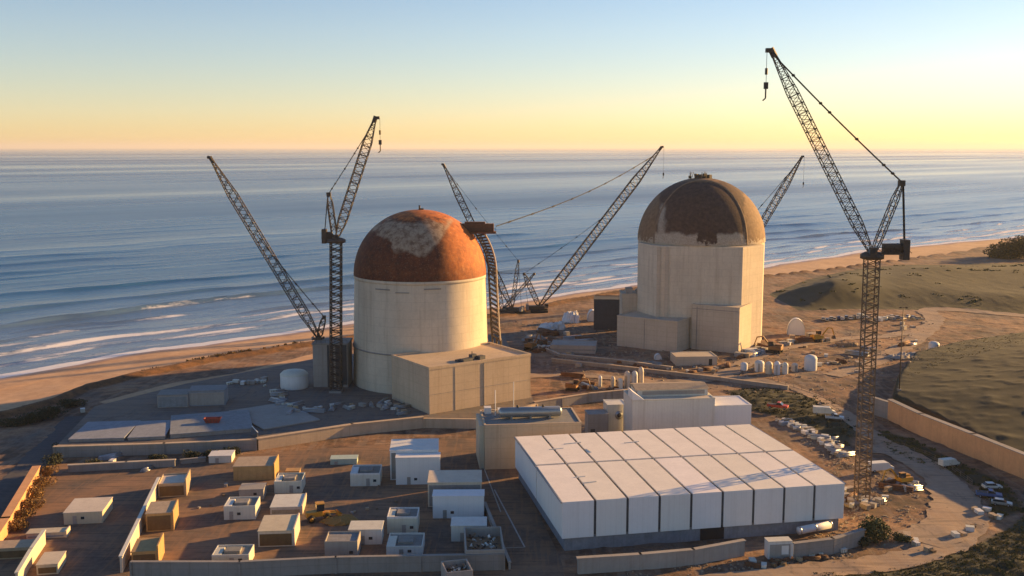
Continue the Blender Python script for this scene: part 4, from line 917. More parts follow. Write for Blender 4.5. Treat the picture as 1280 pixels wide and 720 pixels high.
# yard walls
fw = [P(165, 722), P(300, 722), P(420, 716), P(630, 712)]
wall_run('yard_wall', 'long dark grey concrete wall closing the yard along the bottom edge', fw, 0, 3.4, .6, M_conc_dk, M_conc_dk, 12)
wall_run('yard_wall', 'sunlit cream wall running back along the left side of the inner yard', [P(152, 716), P(199, 614)], 0, 3.6, .5, M_cream, M_cabin)
wall_run('yard_wall', 'low pale kerb wall beside the lane markings and the stepped cabins', [P(637, 712), P(606, 636)], 0, 1.6, .4, M_block, M_block)
wall_run('boundary_wall', 'orange sunlit boundary wall with shrubs climbing it at the far left', [P(-16, 700), P(8, 663), P(46, 597)], 0, 3.0, 1.8, M_slope, M_slope)
wall_run('boundary_wall', 'slanting bright cream wall in the bottom left corner', [P(22, 735), P(40, 704), P(56, 680)], 0, 3.2, .5, M_cream, M_cabin)
cabin('low olive shed with lit roof at the far bottom left', -12, 37, 700, 686, 676, M_tan, 'flat', 8, M_brown, group='low sheds at the far left')
cabin('long low flat shed with a lit cream end above the slanting bright wall', 33, 79, 674, 667, 661, M_cream, 'flat', 8, M_plinth, side=.3, group='low sheds at the far left')
# rear low walls and kerbs of the yard
wall_run('low_wall', 'low dark wall with pale coping behind the yard at left', [P(86, 590), P(158, 586), P(219, 583)], 0, 1.9, .8, M_conc_dk, M_conc)
wall_run('low_wall', 'short low grey wall left of the small white cabin', [P(226, 580), P(257, 577)], 0, 1.2, .6, M_conc_dk, M_conc_dk)
# concrete barriers in front of the warehouse
wall_run('barrier_wall', 'long low grey barrier wall in front of the warehouse doorway', [P(722, 717), P(800, 712), P(866, 706), P(929, 694)], 0, 3.4, .9, M_block, M_block)
wall_run('barrier_wall', 'dark grey barrier wall right of the white kiosk', [P(992, 698), P(1040, 692), P(1078, 680)], 0, 3.4, .9, M_conc_dk, M_conc_dk)
k = cabin('small white kiosk with a square window between the two grey barrier walls', 960, 990, 699, 677, 672, M_cabin, 'flat', 6, group='kiosk by the barrier walls', name='kiosk', cat='kiosk', front=M_block)
b = MB(); b.slab(3.0, 4.6, -.16, -.09, 1.0, 3.0); b.slab(5.2, 5.7, -.16, -.09, .5, 3.6); b.build('panel', M_white, k)
def lying_pipe(label, a, b, r, mt=M_tarp, group=None, name='pipe', cat='pipe'):
    a, b = Vector(a), Vector(b); t = thing(name, label, cat, a, 0, group); d = b - a
    MB().bar((0, 0, r), d + Vector((0, 0, r)), r, 16).build('shell', mt, t); n = d.normalized(); k = MB()
    for s in (.02, .5, .98): q = d * s + Vector((0, 0, r)); k.bar(q - n * .15, q + n * .15, r * 1.08, 16)
    k.build('flange', M_silver, t); return t
lying_pipe('pale fat pipe lying slantwise below the right end of the warehouse', P(998, 668, 1.2), P(1038, 660, 1.4), .9)

# flat dark decks at left on the raised pad
def deck(label, a, b, yk, hh, mt=M_plinth, z0=PZ):
    A_, B_ = P(*a, z0), P(*b, z0); rz = math.atan2(B_.y - A_.y, B_.x - A_.x); L = (B_ - A_).length; D = P(a[0], yk, z0 + hh).y - A_.y
    t = thing('flat_deck', label, 'deck', A_, rz, 'flat decks on the raised pad'); MB().slab(0, L, 0, D, -.1, hh - .25).build('base', M_conc_dk, t); MB().slab(-.15, L + .1, -.15, D, hh - .25, hh).build('deck_slab', mt, t, .04)
    return t
deck('flat dark grey deck at the left edge of the raised pad', (86, 553), (155, 551), 527, 1.0)
deck('narrow dark grey deck second from the left on the raised pad', (160, 551), (206, 549), 526, 1.0)
d3 = deck('wide dark grey deck carrying the small red skip', (213, 548), (316, 540), 518, 1.3)
deck('broad flat grey deck right of the slanted white prop', (330, 538), (400, 526), 508, .5, M_block)
def skip(label, p, rz, mt, s=1.0, group=None):
    t = thing('skip', label, 'skip', p, rz, group); b = MB(); b.add([(-2.2 * s, -.9, 0), (2.2 * s, -.9, 0), (2.2 * s, .9, 0), (-2.2 * s, .9, 0), (-3 * s, -1.2, 1.5), (3 * s, -1.2, 1.5), (3 * s, 1.2, 1.5), (-3 * s, 1.2, 1.5), (-2.7 * s, -1.0, 1.5), (2.7 * s, -1.0, 1.5), (2.7 * s, 1.0, 1.5), (-2.7 * s, 1.0, 1.5), (-2.1 * s, -.8, .3), (2.1 * s, -.8, .3), (2.1 * s, .8, .3), (-2.1 * s, .8, .3)],
        [(3, 2, 1, 0), (0, 1, 5, 4), (1, 2, 6, 5), (2, 3, 7, 6), (3, 0, 4, 7), (4, 5, 9, 8), (5, 6, 10, 9), (6, 7, 11, 10), (7, 4, 8, 11), (8, 9, 13, 12), (9, 10, 14, 13), (10, 11, 15, 14), (11, 8, 12, 15), (12, 13, 14, 15)]); b.build('body', mt, t, .03)
    r = MB()
    for x in (-1.6, -.5, .5, 1.6): r.bar((x * s, -.95, .1), (x * s, -1.17, 1.4), .07, 4)
    r.build('ribs', M_steel, t); return t
p = P(266, 528, PZ + 1.3); skip('small red skip on the wide dark deck', p, R(6), plain('faded_red_paint', (.30, .05, .035), .7, var=.4, stain=.5), .9)
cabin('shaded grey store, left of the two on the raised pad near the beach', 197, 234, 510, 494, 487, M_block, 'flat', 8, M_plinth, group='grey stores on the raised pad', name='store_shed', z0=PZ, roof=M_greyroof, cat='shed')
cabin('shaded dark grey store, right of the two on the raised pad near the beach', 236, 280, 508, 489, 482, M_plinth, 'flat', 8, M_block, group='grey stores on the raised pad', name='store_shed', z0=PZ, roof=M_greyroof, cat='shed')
pr = thing('prop_panel', 'slanted white edged prop panel leaning between two dark decks', 'panel', P(313, 545, PZ)); MB().add([(0, 0, 0), (2.6, -2.0, 0), (2.8, -2.0, 1.6), (-.6, 4.5, 1.8), (0, .3, 0), (2.6, -1.7, 0), (2.8, -1.7, 1.6), (-.6, 4.8, 1.8)], [(0, 1, 2, 3), (7, 6, 5, 4), (0, 4, 5, 1), (1, 5, 6, 2), (2, 6, 7, 3), (3, 7, 4, 0)]).build('panel', M_gap, pr); MB().bar((2.8, -2.0, 1.65), (-.6, 4.6, 1.85), .14, 5).build('edge_trim', M_white, pr)

# white round tank
def round_tank(label, p, r, h, mt, name='round_tank', group=None, domeh=.35):
    t = thing(name, label, 'tank', p, rnd.uniform(0, 6), group); MB().lathe([(r * .98, -.1), (r, .3), (r, h * .72), (r * .985, h * .74)], 40).build('shell', mt, t)
    MB().lathe([(r * 1.02, h * .73), (r * 1.0, h * .78), (r * .8, h * .92), (r * .4, h * .99), (.02, h)], 40).build('dome_top', mt, t)
    l_ = MB()
    for s in (-.25, .25): l_.bar((r + .15, s, 0), (r + .15, s, h * .75), .05, 4)
    for i in range(10): l_.bar((r + .15, -.25, .4 + i * h * .07), (r + .15, .25, .4 + i * h * .07), .04, 4)
    l_.build('ladder', M_steel, t); return t
p = P(368, 484, PZ); round_tank('white round tank with a shallow domed lid near the buttress tower', p, 17.5 / F * p.y, 6.6, M_cabin)
# ------------------------------------------------------------------ vehicles
def car(label, p, rz, paint, kind='car', group='vehicles parked around the site', s=1.0):
    t = thing('parked_' + kind, label, kind, p, rz, group); L, Wd = (4.4, 1.8) if kind == 'car' else ((5.4, 2.0) if kind == 'pickup' else (6.0, 2.1))
    hx = L / 2; y = Wd / 2
    def prof(pts, y_, mt, name, par, ins=0.0):
        b = MB(); n = len(pts); vs = [(x, -y_, z) for x, z in pts] + [(x, y_, z) for x, z in pts]
        b.add(vs, [tuple(range(n)), tuple(reversed(range(n, 2 * n)))] + [((i + 1) % n, i, n + i, n + (i + 1) % n) for i in range(n)]); return b.build(name, mt, par, .05)
    if kind == 'car':
        prof([(-hx, .35), (hx, .35), (hx, .75), (hx - 1.0, .92), (-hx, .95)], y, paint, 'body', t); c = prof([(-hx + .2, .93), (hx - 1.15, .9), (hx - 1.8, 1.42), (-hx + .7, 1.45)], y - .12, M_glass, 'cabin', t); prof([(-hx + .75, 1.45), (hx - 1.85, 1.42), (hx - 1.9, 1.5), (-hx + .8, 1.52)], y - .15, paint, 'roof', c)
    elif kind == 'pickup':
        prof([(-hx, .5), (hx, .5), (hx, 1.0), (hx - 1.2, 1.12), (.2, 1.15), (-hx, 1.15)], y, paint, 'body', t); c = prof([(-.3, 1.13), (hx - 1.3, 1.12), (hx - 1.9, 1.72), (-.15, 1.75)], y - .12, M_glass, 'cabin', t); prof([(-.15, 1.75), (hx - 1.95, 1.72), (hx - 2.0, 1.8), (-.1, 1.82)], y - .14, paint, 'roof', c)
        b = MB(); b.slab(-hx + .15, -.4, -y + .15, y - .15, 1.15, 1.17); b.build('load_bed', M_gap, t)
    else:
        prof([(-hx, .5), (hx, .5), (hx, 1.1), (hx - .8, 1.35), (hx - 1.5, 2.2), (-hx, 2.3)], y, paint, 'body', t); prof([(hx - .86, 1.37), (hx - .80, 1.40), (hx - 1.46, 2.12), (hx - 1.52, 2.1)], y - .1, M_glass, 'windscreen', t)
    for x in (-hx + .85, hx - .85):
        for sy in (-1, 1):
            b = MB(); b.bar((x, sy * (y - .22), .34), (x, sy * (y + .02), .34), .34, 14); w_ = b.build('wheel', M_tyre, t); b = MB(); b.bar((x, sy * (y + .02), .34), (x, sy * (y + .04), .34), .18, 10); b.build('rim', M_silver, w_)
    if s != 1.0: t.scale = (s, s, s)
    return t
def put(px, py, lift=.2): q = G(px, py); q.z = gz(q.x, q.y) + lift; return q
car('white van parked between the coast road and the scrub, right of the giant crane', put(1186, 583, .1), R(20), M_cabin, 'van')
car('blue pickup parked on the outer bend of the coast road', put(1236, 622, .1), R(-20), M_blue, 'pickup', s=1.15)
car('white car parked just behind the blue pickup on the bend', put(1240, 611, .1), R(0), M_cabin, 'car', s=1.1)
car('grey car nearest the road edge below the blue pickup', put(1252, 632, .1), R(-25), M_silver, 'car', s=1.1)
car('red pickup standing in the dark scrub right of the store', put(972, 512, .4), R(-25), M_red, 'pickup', s=1.3)
car('white van among dark scrub left of the giant crane', put(1030, 519, .4), R(-10), M_cabin, 'van', s=1.2)
car('pale blue pickup parked beside the white van in the scrub', put(1043, 526, .4), R(-14), plain('pale_blue_paint', (.4, .5, .62), .4), 'pickup', s=1.1)
car('pinkish white van parked right of the giant crane foot', put(1100, 590, .3), R(15), M_tarp, 'van', s=1.2)
cols = [M_cabin, M_silver, M_cabin, M_cream, M_blue, M_cabin, M_silver, M_cabin, M_gap]
names = ['white', 'silver', 'white', 'cream', 'blue', 'white', 'silver', 'white', 'black']
protos = {}
for i in range(13):
    px = 1029 + i * 4.8; py = 400 - i * .35 + (i % 2) * 1.6; nm = names[i % 9]; q = put(px, py, .1)
    lb = 'small %s car in the distant parking row below the dark green mound' % nm
    if nm not in protos: protos[nm] = car(lb, q, R(75), cols[i % 9], 'car', 'cars in the distant parking row')
    else: dup(protos[nm], q, R(75 + rnd.uniform(-4, 4)), lb)
for i in range(6):
    px = 1116 + i * 6.5; q = put(px, 397 + (i % 3) * 1.4, .1); nm = ['white', 'silver', 'cream'][i % 3]
    dup(protos[nm], q, R(rnd.uniform(0, 60)), 'small %s car on the far turning area under the end of the mound' % nm, 'cars on the far turning area')

# yellow wheel loader
lp = P(402, 650); ld = thing('wheel_loader', 'yellow wheel loader with raised bucket among the cabins', 'loader', lp, R(20)); ld.scale = (1.25,) * 3
b = MB(); b.slab(-3.0, .2, -.9, .9, 1.0, 2.0); b.slab(.3, 1.6, -.7, .7, .9, 1.6); b.build('body', M_yellow, ld, .08)
b = MB(); b.slab(-1.0, .5, -.75, .75, 2.02, 3.4); c_ = b.build('cab', M_glass, ld, .06); b = MB(); b.slab(-1.1, .6, -.85, .85, 3.4, 3.55); b.build('roof', M_yellow, c_)
for x in (-2.1, 1.1):
    for sy in (-1, 1): b = MB(); b.bar((x, sy * .8, .75), (x, sy * 1.3, .75), .75, 18); w_ = b.build('wheel', M_tyre, ld); b = MB(); b.bar((x, sy * 1.3, .75), (x, sy * 1.34, .75), .35, 12); b.build('rim', M_yellow, w_)
b = MB()
for sy in (-.5, .5): b.bar((.6, sy, 1.6), (3.0, sy, 1.3), .16, 4)
b.build('lift_arm', M_yellow, ld); b = MB(); b.add([(3, -1.3, .3), (4.4, -1.3, .3), (3, -1.3, 1.5), (3, 1.3, .3), (4.4, 1.3, .3), (3, 1.3, 1.5)], [(0, 1, 2), (5, 4, 3), (0, 2, 5, 3), (0, 3, 4, 1)]); b.build('bucket', M_yellow, ld)
sp = P(425, 651); b = MB().blob(0, 0, .1, 4.6, 3.6, 1.0, 22, 7, .12); o = b.build('sand_heap', plain('ochre_sand', (.30, .17, .045), .95, var=.3, scale=2, bmp=.6)); o.location = sp; tag(o, 'low ochre heap of sand on the asphalt beside the yellow loader', 'sand heap')

# ------------------------------------------------------------------ tanks and wrapped things beyond
def place_round(label, px, py, wpx, h, mt, **k): p = put(px, py, 0); return round_tank(label, p, wpx / 2 / F * p.y, h, mt, **k)
def arch_tent(label, px, py, wpx, hpx, mt, dpt=6, rz=0.0, group=None):
    p = put(px, py, 0); r = wpx / 2 / F * p.y; h = hpx / F * p.y; t = thing('arched_shelter', label, 'shelter', p, rz, group); b = MB(); n = 14; vs = []; fs = []
    for y in (0, dpt):
        for i in range(n + 1): a = math.pi * i / n; vs.append((-r * math.cos(a), y, h * math.sin(a) ** .8))
    for i in range(n): fs.append((i, i + 1, n + 2 + i, n + 1 + i))
    fs += [tuple(reversed(range(n + 1))), tuple(range(n + 1, 2 * n + 2))]
    b.add(vs, fs, False).build('cover', mt, t); b = MB()
    for y in (-.12, dpt + .02):
        for i in range(n): a, c = math.pi * i / n, math.pi * (i + 1) / n; b.bar((-r * math.cos(a), y, h * math.sin(a) ** .8), (-r * math.cos(c), y, h * math.sin(c) ** .8), .12, 4)
    b.build('frame', M_silver, t); return t
arch_tent('tall white rounded shelter alone on the bare ground right of the brown dome', 995, 419, 22, 21, M_white, 4, R(-12))
b = put(1006, 424); cr0 = None
def heap(label, px, py, rx, ry, rz, mt, seed, name='covered_heap', cat='heap', rot=0.0):
    r = random.Random(seed); t = thing(name, label, cat, put(px, py, 0), rot); b = MB()
    for i in range(7): b.blob(rx * r.uniform(-.65, .65), ry * r.uniform(-.4, .4), rz * .1, rx * r.uniform(.3, .5), ry * r.uniform(.5, .8), rz * r.uniform(.7, 1.0), 12, 7, .16, r)
    b.build('cover', mt, t); b = MB()
    for i in range(10): a = r.uniform(0, 6.28); b.box(rx * 1.0 * math.cos(a), ry * .95 * math.sin(a), 0, .9, .6, .5, a)
    b.build('ballast_blocks', M_block, t); return t
heap('long pale tarpaulin covered heap slanting behind the rust dome gantry', 690, 412, 8.5, 4.0, 3.6, M_tarp, 1, rot=R(38))
heap('high pale tarpaulin covered heap nearest the dark service building', 713, 403, 5.0, 4.0, 5.5, M_tarp, 2)
heap('low grey gravel heap below the tarpaulin covered heaps', 668, 424, 5, 3, 2.2, M_block, 3, 'gravel_heap')
arch_tent('small white arched hut below the slanting wrapped tanks', 741, 402, 13, 14, M_tarp, 6)
grp = 'upright tanks on the orange yard'
for i, (px, py, w_, h_, lb) in enumerate(((766, 485, 6, 4.5, 'short slim pale tank at the left end of the upright tank row'), (775, 486, 7, 4.0, 'second slim tank from the left in the upright tank row'), (784, 485, 8, 6.6, 'taller buff tank in the middle of the upright tank row'), (793, 484, 8, 6.3, 'dull white tank second from the right in the upright tank row'), (801, 483, 7, 7.6, 'tallest pale tank at the right end of the upright tank row'), (750, 483, 5, 4.2, 'lone thin post like tank left of the upright tank row'))):
    place_round(lb, px, py, w_, h_, M_cream if i % 2 == 0 else M_cabin, group=grp, name='upright_tank')
grp = 'pale tanks and arches in the row behind the road'
for i, (px, py, w_, h_, lb) in enumerate(((930, 463, 9, 3.4, 'small white tank at the left end of the pale row behind the road'), (949, 464, 12, 4.6, 'wide white tank, second of the pale row behind the road'), (961, 467, 9, 5.0, 'slim tank third of the pale row behind the road'), (971, 468, 8, 5.4, 'tallest slim tank of the pale row behind the road'), (981, 467, 8, 4.6, 'slim cream tank right of the tallest in the pale row'), (993, 464, 8, 3.4, 'low cream tank in the right half of the pale row'), (1013, 462, 16, 6.2, 'big round white tank at the right end of the pale row'))):
    place_round(lb, px, py, w_, h_, (M_tarp, M_cabin, M_cream)[i % 3], group=grp, name='pale_tank')
place_round('white round tank beside the far bend of the dirt road', 1167, 440, 13, 4.8, M_cabin)
heap('long low grey gravel heap beside the far white round tank', 1132, 447, 11, 4, 2.0, M_block, 4, 'gravel_heap', rot=R(25))
heap('earth spoil heap between the parking row and the giant crane mast', 1062, 432, 7, 4, 1.6, M_wood, 5, 'spoil_heap')
arch_tent('bright round white cover left of the cubic annex foot', 823, 450, 9, 7, M_tarp, 3)

# ------------------------------------------------------------------ stores, crates, pallets and rubble
def crate(label, p, rz, mt, s=(1, 1, 1), group=None):
    t = thing('crate', label, 'crate', p, rz, group); MB().slab(-1, 1, -.7, .7, .12, 1.2).build('body', mt, t); b = MB()
    for x in (-.8, 0, .8): b.slab(x - .08, x + .08, -.72, .72, 0, .12); b.slab(x - .06, x + .06, -.74, -.7, .12, 1.2)
    b.build('battens', M_wood, t); b = MB(); b.slab(-1.05, 1.05, -.75, .75, 1.2, 1.27); b.build('lid', mt, t); t.scale = s; return t
def pallet(label, p, rz, s, group): 
    t = thing('pallet_stack', label, 'pallets', p, rz, group); b = MB()
    for k in range(5):
        for y in (-.5, 0, .5): b.slab(-.6, .6, y - .05, y + .05, k * .16, k * .16 + .1)
        for x in (-.52, -.26, 0, .26, .52): b.slab(x - .09, x + .09, -.6, .6, k * .16 + .1, k * .16 + .14)
    b.build('boards', M_wood, t); t.scale = (s,) * 3; return t
def pipes(label, p, rz, s, mt, group):
    t = thing('pipe_bundle', label, 'pipes', p, rz, group); b = MB()
    for r_, n in ((0, 4), (1, 3), (2, 2)):
        for i in range(n): b.bar((-3, (i - (n - 1) / 2) * .5, .25 + r_ * .43), (3 + rnd.uniform(-.3, .3), (i - (n - 1) / 2) * .5, .25 + r_ * .43), .24, 8)
    b.build('tubes', mt, t); b = MB(); b.slab(-2, -1.8, -1.2, 1.2, -.1, .08); b.slab(1.8, 2, -1.2, 1.2, -.1, .08); b.build('bearers', M_wood, t); t.scale = (s,) * 3; return t
c_white = crate('x', (0, 0, 0), 0, M_cabin); c_wood = crate('x', (0, 0, 0), 0, M_tan); c_grey = crate('x', (0, 0, 0), 0, M_block); p_pal = pallet('x', (0, 0, 0), 0, 1, None); p_pip = pipes('x', (0, 0, 0), 0, 1, M_rust, None); p_pip2 = pipes('x', (0, 0, 0), 0, 1, M_silver, None)
KINDS = {'white crate': c_white, 'timber crate': c_wood, 'grey crate': c_grey, 'pallet stack': p_pal, 'rusty pipe bundle': p_pip, 'grey pipe bundle': p_pip2}
used0 = set()
def scatter(where, group, n, area, mix, smin=.8, smax=1.5, z=None, seed=1):
    """items strewn inside a line or patch given by picture points"""
    r = random.Random(seed)
    for i in range(n):
        k = mix[r.randrange(len(mix))]; t = r.random() * (len(area) - 1); j = int(t); f = t - j
        px = area[j][0] * (1 - f) + area[j + 1][0] * f; py = area[j][1] * (1 - f) + area[j + 1][1] * f
        wdt = area[j][2]; px += r.uniform(-wdt, wdt); py += r.uniform(-wdt, wdt) * .35
        if z is None: q = put(px, py, .0)
        else: q = P(px, py, z)
        s = r.uniform(smin, smax); sc2 = (s * r.uniform(.8, 1.4), s, s * r.uniform(.7, 1.2)); lb = '%s %s' % (k, where); src = KINDS[k]
        if k not in used0: used0.add(k); src.location = q; src.rotation_euler = (0, 0, r.uniform(0, 3)); src['label'] = lb; src['group'] = group + ', ' + k + 's'; src.scale = sc2
        else: dup(src, q, r.uniform(0, 3), lb, group + ', ' + k + 's', sc2)
ALLK = list(KINDS)
scatter('strewn in the rows along the right side of the warehouse', 'stores along the warehouse', 95, [(972, 525, 6), (1000, 535, 8), (1030, 550, 9), (1062, 572, 9)], ['white crate', 'white crate', 'white crate', 'grey crate', 'timber crate', 'grey pipe bundle'], .45, 1.05, None, 3)
scatter('heaped around the foot of the giant crane', 'stores at the giant crane foot', 34, [(1050, 612, 10), (1066, 636, 12), (1100, 628, 14), (1122, 606, 14), (1140, 612, 10)], ALLK, .6, 1.2, None, 4)
scatter('on the sandy verge below the barrier walls', 'stores on the sandy verge', 22, [(935, 706, 9), (975, 706, 9), (1020, 697, 10), (1052, 690, 10)], ['timber crate', 'white crate', 'pallet stack', 'rusty pipe bundle'], .5, .95, None, 5)
scatter('at the foot of the brown domed building', 'stores under the brown dome', 48, [(925, 447, 8), (945, 440, 8), (962, 436, 8), (1000, 424, 9), (1030, 428, 6)], ALLK, .9, 1.9, None, 6)
scatter('in the shade between the annex block and the wrapped tanks', 'stores behind the annex', 26, [(665, 425, 8), (678, 440, 7), (690, 415, 8), (740, 432, 10)], ['grey crate', 'white crate', 'rusty pipe bundle', 'grey pipe bundle'], .9, 1.8, None, 7)
scatter('on the shaded raised pad left of the rust dome', 'stores on the raised pad', 60, [(335, 482, 9), (350, 505, 12), (378, 515, 12), (430, 508, 14), (480, 508, 12), (510, 514, 6)], ['grey crate', 'white crate', 'grey pipe bundle', 'timber crate'], .4, 1.0, PZ, 8)
scatter('laid out by the upright tank row', 'stores by the upright tanks', 16, [(730, 484, 10), (760, 490, 12), (800, 487, 14), (700, 470, 12)], ['rusty pipe bundle', 'grey pipe bundle', 'timber crate', 'pallet stack'], .7, 1.3, None, 9)
scatter('along the far parking row', 'stores near the parking row', 18, [(1040, 405, 16), (1090, 400, 14), (1120, 404, 12), (1150, 412, 10)], ['white crate', 'grey crate', 'timber crate'], .9, 1.7, None, 10)
scatter('in the gap between office and warehouse', 'stores behind the warehouse', 14, [(735, 532, 6), (770, 536, 6), (790, 533, 6)], ['white crate', 'grey crate', 'grey pipe bundle'], .6, 1.0, None, 11)
scatter('around the bend of the coast road', 'stores on the road bend', 18, [(1225, 640, 8), (1245, 650, 8), (1160, 690, 12), (1130, 672, 12)], ['white crate', 'timber crate', 'pallet stack'], .6, 1.1, None, 12)
scatter('scattered over the orange dirt yard behind the annex', 'stores on the dirt yard', 16, [(690, 460, 14), (760, 455, 20), (860, 468, 16), (900, 462, 10)], ['rusty pipe bundle', 'grey crate', 'timber crate', 'pallet stack'], .6, 1.1, None, 13)
scatter('behind the shaded grey stores near the beach', 'stores by the beach', 14, [(290, 482, 7), (320, 480, 7), (340, 474, 5)], ['white crate', 'grey crate'], .7, 1.2, PZ, 14)
scatter('in the dark corner at the far left by the service road', 'stores at the far left', 10, [(100, 515, 5), (150, 588, 8), (215, 584, 5)], ['white crate', 'grey pipe bundle'], .6, 1.0, None, 15)
scatter('lying loose on the bare ground under the giant crane boom', 'stores on the central ground', 22, [(1010, 435, 12), (1040, 450, 14), (1100, 440, 12), (1140, 425, 10), (1060, 470, 12)], ALLK, .6, 1.4, None, 16)


# excavators at work
def excavator(label, p, rz, paint, s=1.3):
    t = thing('excavator', label, 'excavator', p, rz, 'excavators on the works'); t.scale = (s,) * 3
    for sy in (-1, 1): MB().slab(-2.0, 2.0, sy * 1.2 - .3, sy * 1.2 + .3, 0, .85).build('track', M_tyre, t, .2)
    MB().slab(-2.1, 1.4, -1.25, 1.25, .95, 2.0).slab(-2.1, .0, -1.2, .3, 2.0, 2.4).build('body', paint, t, .08); c = MB().slab(.1, 1.5, .3, 1.25, 2.0, 3.2).build('cab', M_glass, t, .05); MB().slab(.0, 1.6, .25, 1.3, 3.2, 3.3).build('roof', paint, c)
    MB().bar((1.2, -.3, 1.6), (3.4, -.3, 4.2), .24, 4).bar((3.4, -.3, 4.2), (5.0, -.3, 3.9), .22, 4).build('boom', paint, t); MB().bar((5.0, -.3, 4.0), (5.9, -.3, 1.5), .18, 4).build('stick', paint, t)
    MB().box(5.7, -.3, .6, 1.0, 1.1, 1.0, taper=.6).build('bucket', M_steel, t); return t
M_dull = plain('dull_orange_machine_paint', (.30, .14, .04), .6, stain=.4)
excavator('dull orange excavator at the sunlit foot of the brown domed building', put(968, 441, .05), R(150), M_dull, 1.6)
excavator('yellow excavator on the bare ground right of the white rounded shelter', put(1022, 427, .05), R(20), M_yellow, 1.5)
excavator('dull orange excavator in the shade by the tarpaulin covered heaps', put(664, 437, .05), R(60), M_dull, 1.5)
excavator('yellow excavator working beside the foot of the giant crane', put(1128, 606, .15), R(200), M_yellow, 1.1)
excavator('dull orange excavator on the dirt yard near the upright tanks', put(716, 488, .05), R(-20), M_dull, 1.2)
wall_run('low_wall', 'long low dark kerb wall along the dirt track in front of the brown domed building', [P(690, 452), P(780, 462), P(900, 476), P(985, 487)], -.1, 1.3, .7, M_conc_dk, M_conc_tan)
wall_run('low_wall', 'low brown terrace wall behind the office and workshop', [P(668, 514), P(735, 503), P(795, 497)], -.1, 3.2, .8, M_conc_dk, M_conc_tan, 9)
wall_run('low_wall', 'low kerb wall curving across the ground left of the cubic annex', [P(672, 434), P(700, 446), P(765, 452), P(840, 462)], -.1, 1.1, .7, M_conc_dk, M_conc)
scatter('beside the kerb wall in front of the domed buildings', 'stores by the kerb wall', 24, [(700, 440, 8), (770, 452, 10), (850, 462, 10), (900, 466, 8)], ALLK, .4, 1.0, None, 21)
scatter('dotted among the pale tank row', 'stores at the pale tank row', 26, [(915, 456, 8), (960, 462, 12), (1020, 460, 10), (1040, 455, 8)], ['white crate', 'grey crate', 'timber crate', 'pallet stack'], .5, 1.1, None, 22)

scatter('lying between the cabins on the paved yard', 'stores between the yard cabins', 18, [(250, 640, 20), (320, 610, 30), (400, 660, 30), (470, 630, 30), (520, 610, 20), (110, 600, 30)], ['grey crate', 'timber crate', 'pallet stack'], .35, .6, 0.0, 31)
# sloping earth retaining wall at right with fence on top
e_ = [P(1112, 524), P(1150, 543), P(1215, 570), P(1300, 606), P(1400, 650)]
wall_run('earth_retaining_wall', 'tall orange tan retaining wall holding up the green slope at right', e_, -.3, 6.6, 1.6, M_slope, M_conc_dk)  # bright orange colour stands in for sun that misses this face
wall_run('earth_retaining_wall', 'short dark end wall turning back from the tall orange tan retaining wall', [P(1112, 524), P(1088, 516)], -.3, 5.6, 1.2, M_conc_dk, M_conc_dk)
def fence(label, px, step, h, lift=0.0):
    pts = smooth_path([G(x, y) for x, y in px], step); p0 = pts[0].copy(); p0.z = gz(p0.x, p0.y); t = thing('site_fence', label, 'fence', p0); b = MB(); c = MB(); prev = None
    for i, q in enumerate(pts):
        q = Vector((q.x, q.y, gz(q.x, q.y) + lift)) - p0; b.bar(q - Vector((0, 0, .3)), q + Vector((0, 0, h)), .09, 5)
        if prev is not None:
            for k in (.15, .55, .97): c.bar(prev + Vector((0, 0, h * k)), q + Vector((0, 0, h * k)), .05, 3)
        prev = q
    b.build('posts', M_steel2, t); c.build('rails', M_steel2, t)
fence('dark post and rail fence along the outer edge of the haul road', [(960, 474), (1020, 494), (1060, 512), (1110, 530)], 4, 1.6)
fence('pale post and rail fence along the inner bend of the coast road', [(1080, 552), (1130, 560), (1180, 580), (1215, 606)], 4, 1.4)
fence('dark rail fence on the crest between the field road and the green slope', [(1140, 452), (1200, 436), (1280, 424)], 5, 1.5)

# rubble: countless small stones over the works
rb_ = MB(); r = random.Random(5); ns = 0
for (poly_, n, s0, s1) in ((pp([(965, 516), (1075, 575), (1150, 620), (1100, 690), (930, 712), (1060, 650), (1050, 600)]), 2600, .12, .6), (pp([(640, 400), (960, 425), (1170, 400), (1150, 470), (1050, 500), (900, 490), (700, 480)]), 3200, .2, .85), (pp([(1100, 600), (1250, 620), (1230, 680), (1100, 700)]), 500, .12, .5), (pp([(740, 712), (930, 700), (1080, 684), (1080, 704), (940, 716), (740, 728)]), 500, .12, .45)):
    xs = [a[0] for a in poly_]; ys = [a[1] for a in poly_]; c = 0
    pts = np.random.RandomState(3).uniform((min(xs), min(ys)), (max(xs), max(ys)), (n * 4, 2)); m_ = inpoly(pts[:, 0], pts[:, 1], poly_) & ~inpoly(pts[:, 0], pts[:, 1], yard); pts = pts[m_][:n]
    cl = sn(pts[:, 0], pts[:, 1], 16, 77); pts = pts[cl > -.05]; zz = height(pts[:, 0], pts[:, 1])
    for (x, y), z in zip(pts, zz):
        s = r.uniform(s0, s1) * r.uniform(.5, 1); rb_.box(x, y, z - .05, s * r.uniform(.8, 2), s, s * r.uniform(.4, .9), r.uniform(0, 3), r.uniform(.5, .9))
o = rb_.build('rubble', plain('rubble_stone', (.34, .27, .21), .9, var=.45, scale=.15)); tag(o, 'loose pale rubble strewn over the bare works ground', 'rubble', kind='stuff')

